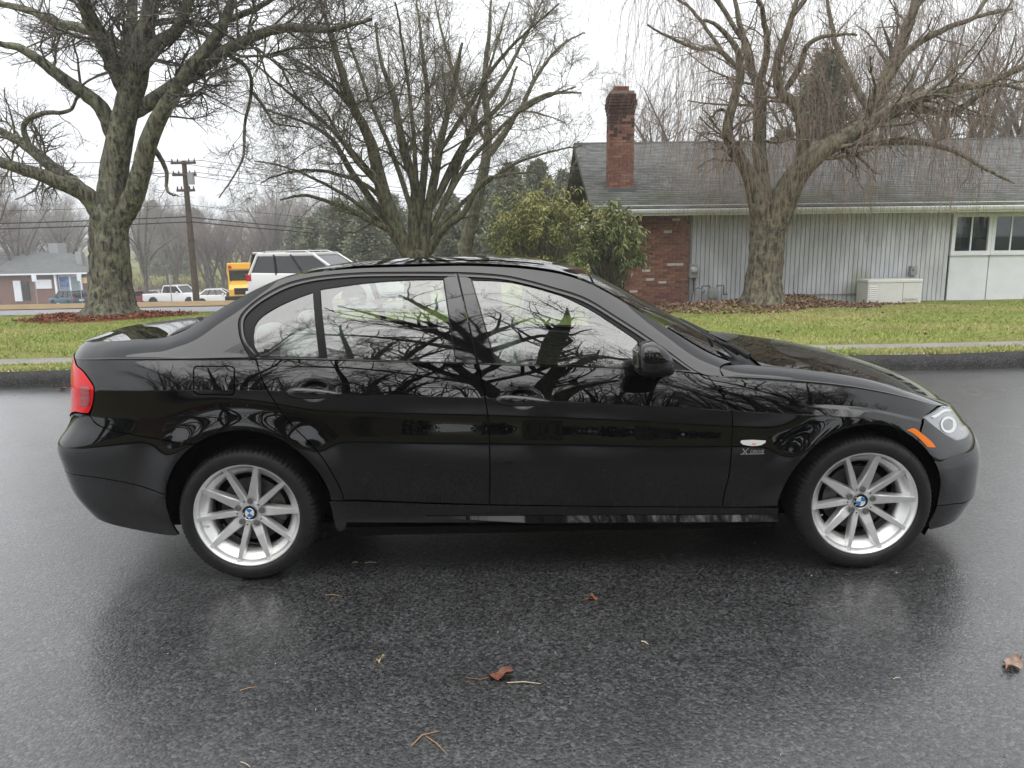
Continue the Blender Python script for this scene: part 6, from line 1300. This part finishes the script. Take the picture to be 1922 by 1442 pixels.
def wire(pts, r_, label):
    P_ = [np.array(p) for p in pts]; q = [];
    for a, c in zip(P_[:-1], P_[1:]):
        for f in np.linspace(0, 1, 16, endpoint=False): q.append(a*(1-f)+c*f-np.array([0, 0, 1])*1.0*4*f*(1-f)*np.linalg.norm(c-a)/60)
    q.append(P_[-1]); b = MB(); b.tube(q, r_, 5); o = b.build('overhead_wire', m_wire, None, smooth=True); tag(o, label, 'wire', 'overhead wires')
for f, sx, z2, r_ in ((.985, -.9, 0, .014), (.985, .9, 0, .014), (.905, -.7, 0, .014), (.905, .7, -.1, .014), (.62, -.12, 0, .030), (.585, .12, 0, .030), (.70, .1, 0, .012)):
    q = L_+dv*f+np.array([sx, -.1, .1 if f > .7 else 0]); wire([(q[0]-45, q[1]-14, q[2]+1.2), q, (q[0]+38, q[1]+34, q[2]-1.5)], r_, 'black wire strung from the dark utility pole')
# ---- far brick building with hipped grey roof
FBD = 93; fx0, fx1 = at_y(-190, 500, FBD)[0], at_y(162, 500, FBD)[0]; fz = zgs(fx1, FBD); ez = at_y(60, 513, FBD)[2]; rz_ = at_y(60, 473, FBD+5)[2]
fb = empty('brick_office', ((fx0+fx1)/2, FBD, fz)); tag(fb, 'single-storey brick building with grey hip roof beyond the blue vehicle', 'building'); hw = (fx1-fx0)/2; eh = ez-fz; rh = rz_-fz
m_fbrick = bpy.data.materials.new('far_brick'); m_fbrick.use_nodes = True; n_ = m_fbrick.node_tree.nodes; bt = n_.new('ShaderNodeTexBrick'); tc_ = n_.new('ShaderNodeTexCoord'); mp_ = n_.new('ShaderNodeMapping'); mp_.inputs['Rotation'].default_value = (math.radians(90), 0, 0); bt.inputs['Scale'].default_value = 4.5
bt.inputs['Color1'].default_value = (.24, .13, .10, 1); bt.inputs['Color2'].default_value = (.18, .08, .06, 1); bt.inputs['Mortar'].default_value = (.2, .17, .15, 1); m_fbrick.node_tree.links.new(tc_.outputs['Object'], mp_.inputs[0]); m_fbrick.node_tree.links.new(mp_.outputs[0], bt.inputs['Vector']); m_fbrick.node_tree.links.new(bt.outputs[0], n_['Principled BSDF'].inputs['Base Color']); n_['Principled BSDF'].inputs['Roughness'].default_value = .9
b = MB(); b.box((-hw+.8, .8, -1), (hw-.8, 12, eh)); b.build('wall', m_fbrick, fb)
b = MB(); V = [(-hw, 0, eh), (hw, 0, eh), (hw, 13, eh), (-hw, 13, eh), (-hw+6, 6.5, rh), (hw-6.5, 6.5, rh)]; b.add(V, [(0, 1, 5, 4), (1, 2, 5), (2, 3, 4, 5), (3, 0, 4), (3, 2, 1, 0)]); b.build('roof', mat('far_shingle', (.115, .12, .12), rough=.95, noise=(1.5, .2, 4)), fb)
b = MB(); b.box((-hw+.02, .02, eh-.22), (hw-.02, .06, eh-.02)); b.build('fascia', m_white, fb)
def fxp(u): return at_y(u, 530, FBD)[0]-(fx0+fx1)/2
def fzp(v, u=60): return at_y(u, v, FBD)[2]-fz
for ua, ub, va, vb, nm, mm_ in ((105, 146, 521, 551, 'shop_window', m_wglass), (60, 90, 526, 543, 'sign_board', m_white), (17, 31, 527, 566, 'door', m_white), (33, 46, 529, 564, 'window', m_vglass), (149, 157, 523, 534, 'lit_sign', mat('warm_sign', (.75, .6, .3), rough=.5))):
    b = MB(); b.box((fxp(ua), .68, fzp(vb)), (fxp(ub), .79, fzp(va))); w_ = b.build(nm, mm_, fb)
    if nm == 'shop_window':
        b = MB(); b.box((fxp(ua)-.1, .72, fzp(vb)-.1), (fxp(ub)+.1, .795, fzp(va)+.15)); b.build('frame', m_white, w_); b = MB(); b.box((fxp(124), .66, fzp(vb)), (fxp(127), .70, fzp(va))); b.build('mullion', m_white, w_)
        b = MB(); b.box((fxp(ua)+.05, .675, fzp(540)), (fxp(122), .679, fzp(va))); b.build('poster', mat('blue_poster', (.10, .16, .34), rough=.5, noise=(1.2, .6, 3)), w_)
b = MB(); b.box((fxp(43), 6.0, rh-.6), (fxp(62), 8.0, rh+1.0), .05); b.build('roof_unit', m_meter, fb); b = MB(); b.box((fxp(124), 2.6, eh+.5), (fxp(136), 3.4, eh+2.4), .05); b.build('roof_vent', m_rimg, fb)
for u in (101, 148): b = MB(); b.box((fxp(u)-.12, .3, -1), (fxp(u)+.12, .55, eh)); b.build('porch_post', m_white, fb)
# small signs on posts
for u, v, D, lab in ((71, 573, 60, 'small white parking sign on a thin post before the brick building'), (155, 573, 66, 'small white parking sign beside the maple trunk'), (322, 560, 52, 'thin sign post standing before the white pickup')):
    q = at_y(u, v, D); s_ = empty('sign_post', (q[0], D, zgs(q[0], D))); tag(s_, lab, 'sign'); h_ = at_y(u, 515 if u < 300 else 515, D)[2]-s_.location[2]
    b = MB(); b.tube([(0, 0, -.2), (0, 0, h_)], .035, 6); b.build('post', m_meter, s_); b = MB(); b.box((-.18 if u < 300 else -.04, -.05, h_-.55), (.18 if u < 300 else .04, -.03, h_+.02)); b.build('sign_plate', m_white if u < 300 else m_meter, s_)

# ---- the photographer's side of the road, seen only in the paint and glass
for i, x in enumerate(np.linspace(-40, 40, 34)):  # unseen evergreen row, added to darken the low reflections in the doors
    plant(CP, 'added_evergreen', x+r5.uniform(-.6, .6), -22-.004*x*x+r5.uniform(-1, 1), .52+r5.uniform(0, .16), i, 'dark evergreen added out of view to darken the sedan reflections', 'evergreens added to darken the reflections', z=-.7)
hb = empty('bungalow', (-10.5, -16.5, .1), .12); tag(hb, 'plain bungalow across the road mirrored in the rear door', 'house')
b = MB(); b.box((-6, -4, -.2), (6, 4, 2.5)); b.build('wall', m_fbrick, hb); b = MB(); b.prism([(-4.6, 2.4), (0, 4.3), (4.6, 2.4)], -6.5, 6.5, 'yz'); b.build('roof', m_side, hb)
for x in (-4, -1.2, 3.4): b = MB(); b.box((x-.6, 4.0, .9), (x+.6, 4.05, 2.0)); w_ = b.build('window', m_vglass, hb); b = MB(); b.box((x-.68, 3.99, .82), (x+.68, 4.03, 2.08)); b.build('frame', m_white, w_)
b = MB(); b.box((1.0, 4.0, -.1), (1.9, 4.05, 2.0)); b.build('door', m_redp, hb)
# ================================================================== small litter on the road
def curl_leaf(name, label, u, v, L, W_, rz, col, curl=.3, stem=.0, seed=1):
    r = np.random.default_rng(seed); p = at_z(u, v); o = empty(name, (p[0], p[1], 0), rz); tag(o, label, 'leaf'); n, k = 12, 7; V = []
    for i in range(n+1):
        t = i/n; w_ = W_*math.sin(math.pi*min(1, t*.96+.02))**.75*(1+.16*math.sin(t*19+seed)); 
        for j in range(k):
            s_ = j/(k-1)*2-1; V.append((L*(t-.5)+.06*L*abs(s_)*math.sin(t*7), w_*s_*.5, .006+curl*W_*(s_*s_)*.5*(1-.5*t)+.012*math.sin(t*6+seed)*abs(s_)+.008*t+r.normal(0, .0012)))
    F = [(i*k+j, i*k+j+1, (i+1)*k+j+1, (i+1)*k+j) for i in range(n) for j in range(k-1)]
    m = mat(name+'_skin', col, rough=.45, spec=.5, noise=(60, .45, 4)); mk('blade', V, F, m, o, smooth=True)
    b = MB(); b.tube([(-L*.5-stem, .01, .003), (-L*.5-stem*.4, -.008, .004), (-L*.3, 0, .007), (L*.35, 0, .010)], [.0014, .0014, .0012, .0006], 5); b.build('stalk', mat(name+'_stalk', (.25, .13, .06), rough=.6), o)
    return o
curl_leaf('fallen_leaf', 'wet reddish-brown leaf with long stalk on the asphalt before the sedan', 940, 1272, .085, .055, .1, (.17, .06, .035), .4, .075, 3)
curl_leaf('fallen_leaf', 'small orange-brown leaf lying in the shadow under the front door', 1111, 1126, .042, .016, -.3, (.36, .10, .03), .5, .01, 5)
curl_leaf('fallen_leaf', 'pale brown leaf at the road edge of the picture right of the sedan', 1900, 1251, .095, .055, .6, (.30, .20, .15), .3, .0, 8)
curl_leaf('fallen_leaf', 'tiny pale yellow leaf scrap on the wet asphalt', 714, 1242, .030, .014, .1, (.55, .45, .22), .4, .01, 9)
curl_leaf('fallen_leaf', 'brown leaf in the gutter behind the sedan tail', 117, 733, .10, .05, .3, (.24, .08, .03), .5, .03, 10)
curl_leaf('fallen_leaf', 'tan leaf resting on the kerb beyond the hood', 1668, 691, .14, .06, .2, (.42, .25, .12), .5, .03, 12).location.z = .02
curl_leaf('fallen_leaf', 'pale tan leaf lying at the kerb foot right of the hood', 1762, 692, .12, .04, -.1, (.40, .26, .14), .3, .02, 13)
m_straw = mat('pine_straw', (.42, .25, .12), rough=.6); m_pale = mat('pale_straw', (.60, .52, .36), rough=.6)
def needle(u0, v0, u1, v1, m, label, r_=.0013, bow=.004):
    a, b_ = at_z(u0, v0), at_z(u1, v1); c = (a+b_)/2; d = b_-a; nrm = np.array([-d[1], d[0], 0]); o = empty('pine_needle', (c[0], c[1], 0)); tag(o, label, 'pine needle')
    q = MB(); q.tube([a-c+[0, 0, .003], nrm*bow*8+[0, 0, .006], b_-c+[0, 0, .003]], [r_, r_, r_*.6], 6); q.build('needle', m, o)
needle(611, 1118, 643, 1121, m_straw, 'short tan pine needle on the road before the rear wheel')
needle(684, 1058, 706, 1057, m_pale, 'pale straw under the rear door sill'); needle(662, 1057, 672, 1057, m_pale, 'very short pale straw by the rear door sill')
needle(450, 1298, 482, 1291, m_straw, 'single tan pine needle on bare wet asphalt'); needle(772, 1402, 824, 1374, m_straw, 'curved orange pine needle crossing another', .0018, .02); needle(800, 1384, 838, 1417, m_straw, 'thin pine needle running off the curved orange one')
needle(952, 1283, 1015, 1285, m_pale, 'straight straw lying against the wet brown leaf', .0018); needle(452, 1432, 470, 1442, m_pale, 'straw tip at the near edge of the road'); needle(1204, 1205, 1217, 1211, m_pale, 'white chip of straw in the middle of the road', .0025); needle(1676, 1276, 1690, 1274, m_pale, 'small curled straw on the right of the road')

n = 420; x = rng.uniform(-4, 4, n); y = rng.uniform(1.4, 7.5, n); k = np.ones(n, bool); x, y = x[k], y[k]; p = np.stack([x, y, np.full(len(x), .003)], 1)
o = leafmass('road_grit', p, unit(np.c_[rng.normal(0, 1, (len(x), 2)), rng.normal(0, .1, len(x))]), .008, ramp_mat('grit', [(.10, .09, .08), (.3, .28, .25), (.6, .58, .54)], (3, 40), bump=None, tint=True), None, 1.6, rng); tag(o, 'tiny pale grit and straw crumbs on the wet road', 'grit', kind='stuff')

# ---- damp winter air
hz = MB(); hz.box((-430, -430, -9), (430, 705, 26)); ho = hz.build('haze', None); ho['kind'] = 'stuff'; ho['label'] = 'thin damp winter haze over the whole street'; ho['category'] = 'haze'
mh = bpy.data.materials.new('haze_air'); mh.use_nodes = True; nn_ = mh.node_tree.nodes; nn_.clear(); oo = nn_.new('ShaderNodeOutputMaterial'); pv = nn_.new('ShaderNodeVolumePrincipled'); pv.inputs['Density'].default_value = .0015; pv.inputs['Color'].default_value = (.92, .94, .96, 1); pv.inputs['Anisotropy'].default_value = .0
mh.node_tree.links.new(pv.outputs[0], oo.inputs['Volume']); ho.data.materials.append(mh)
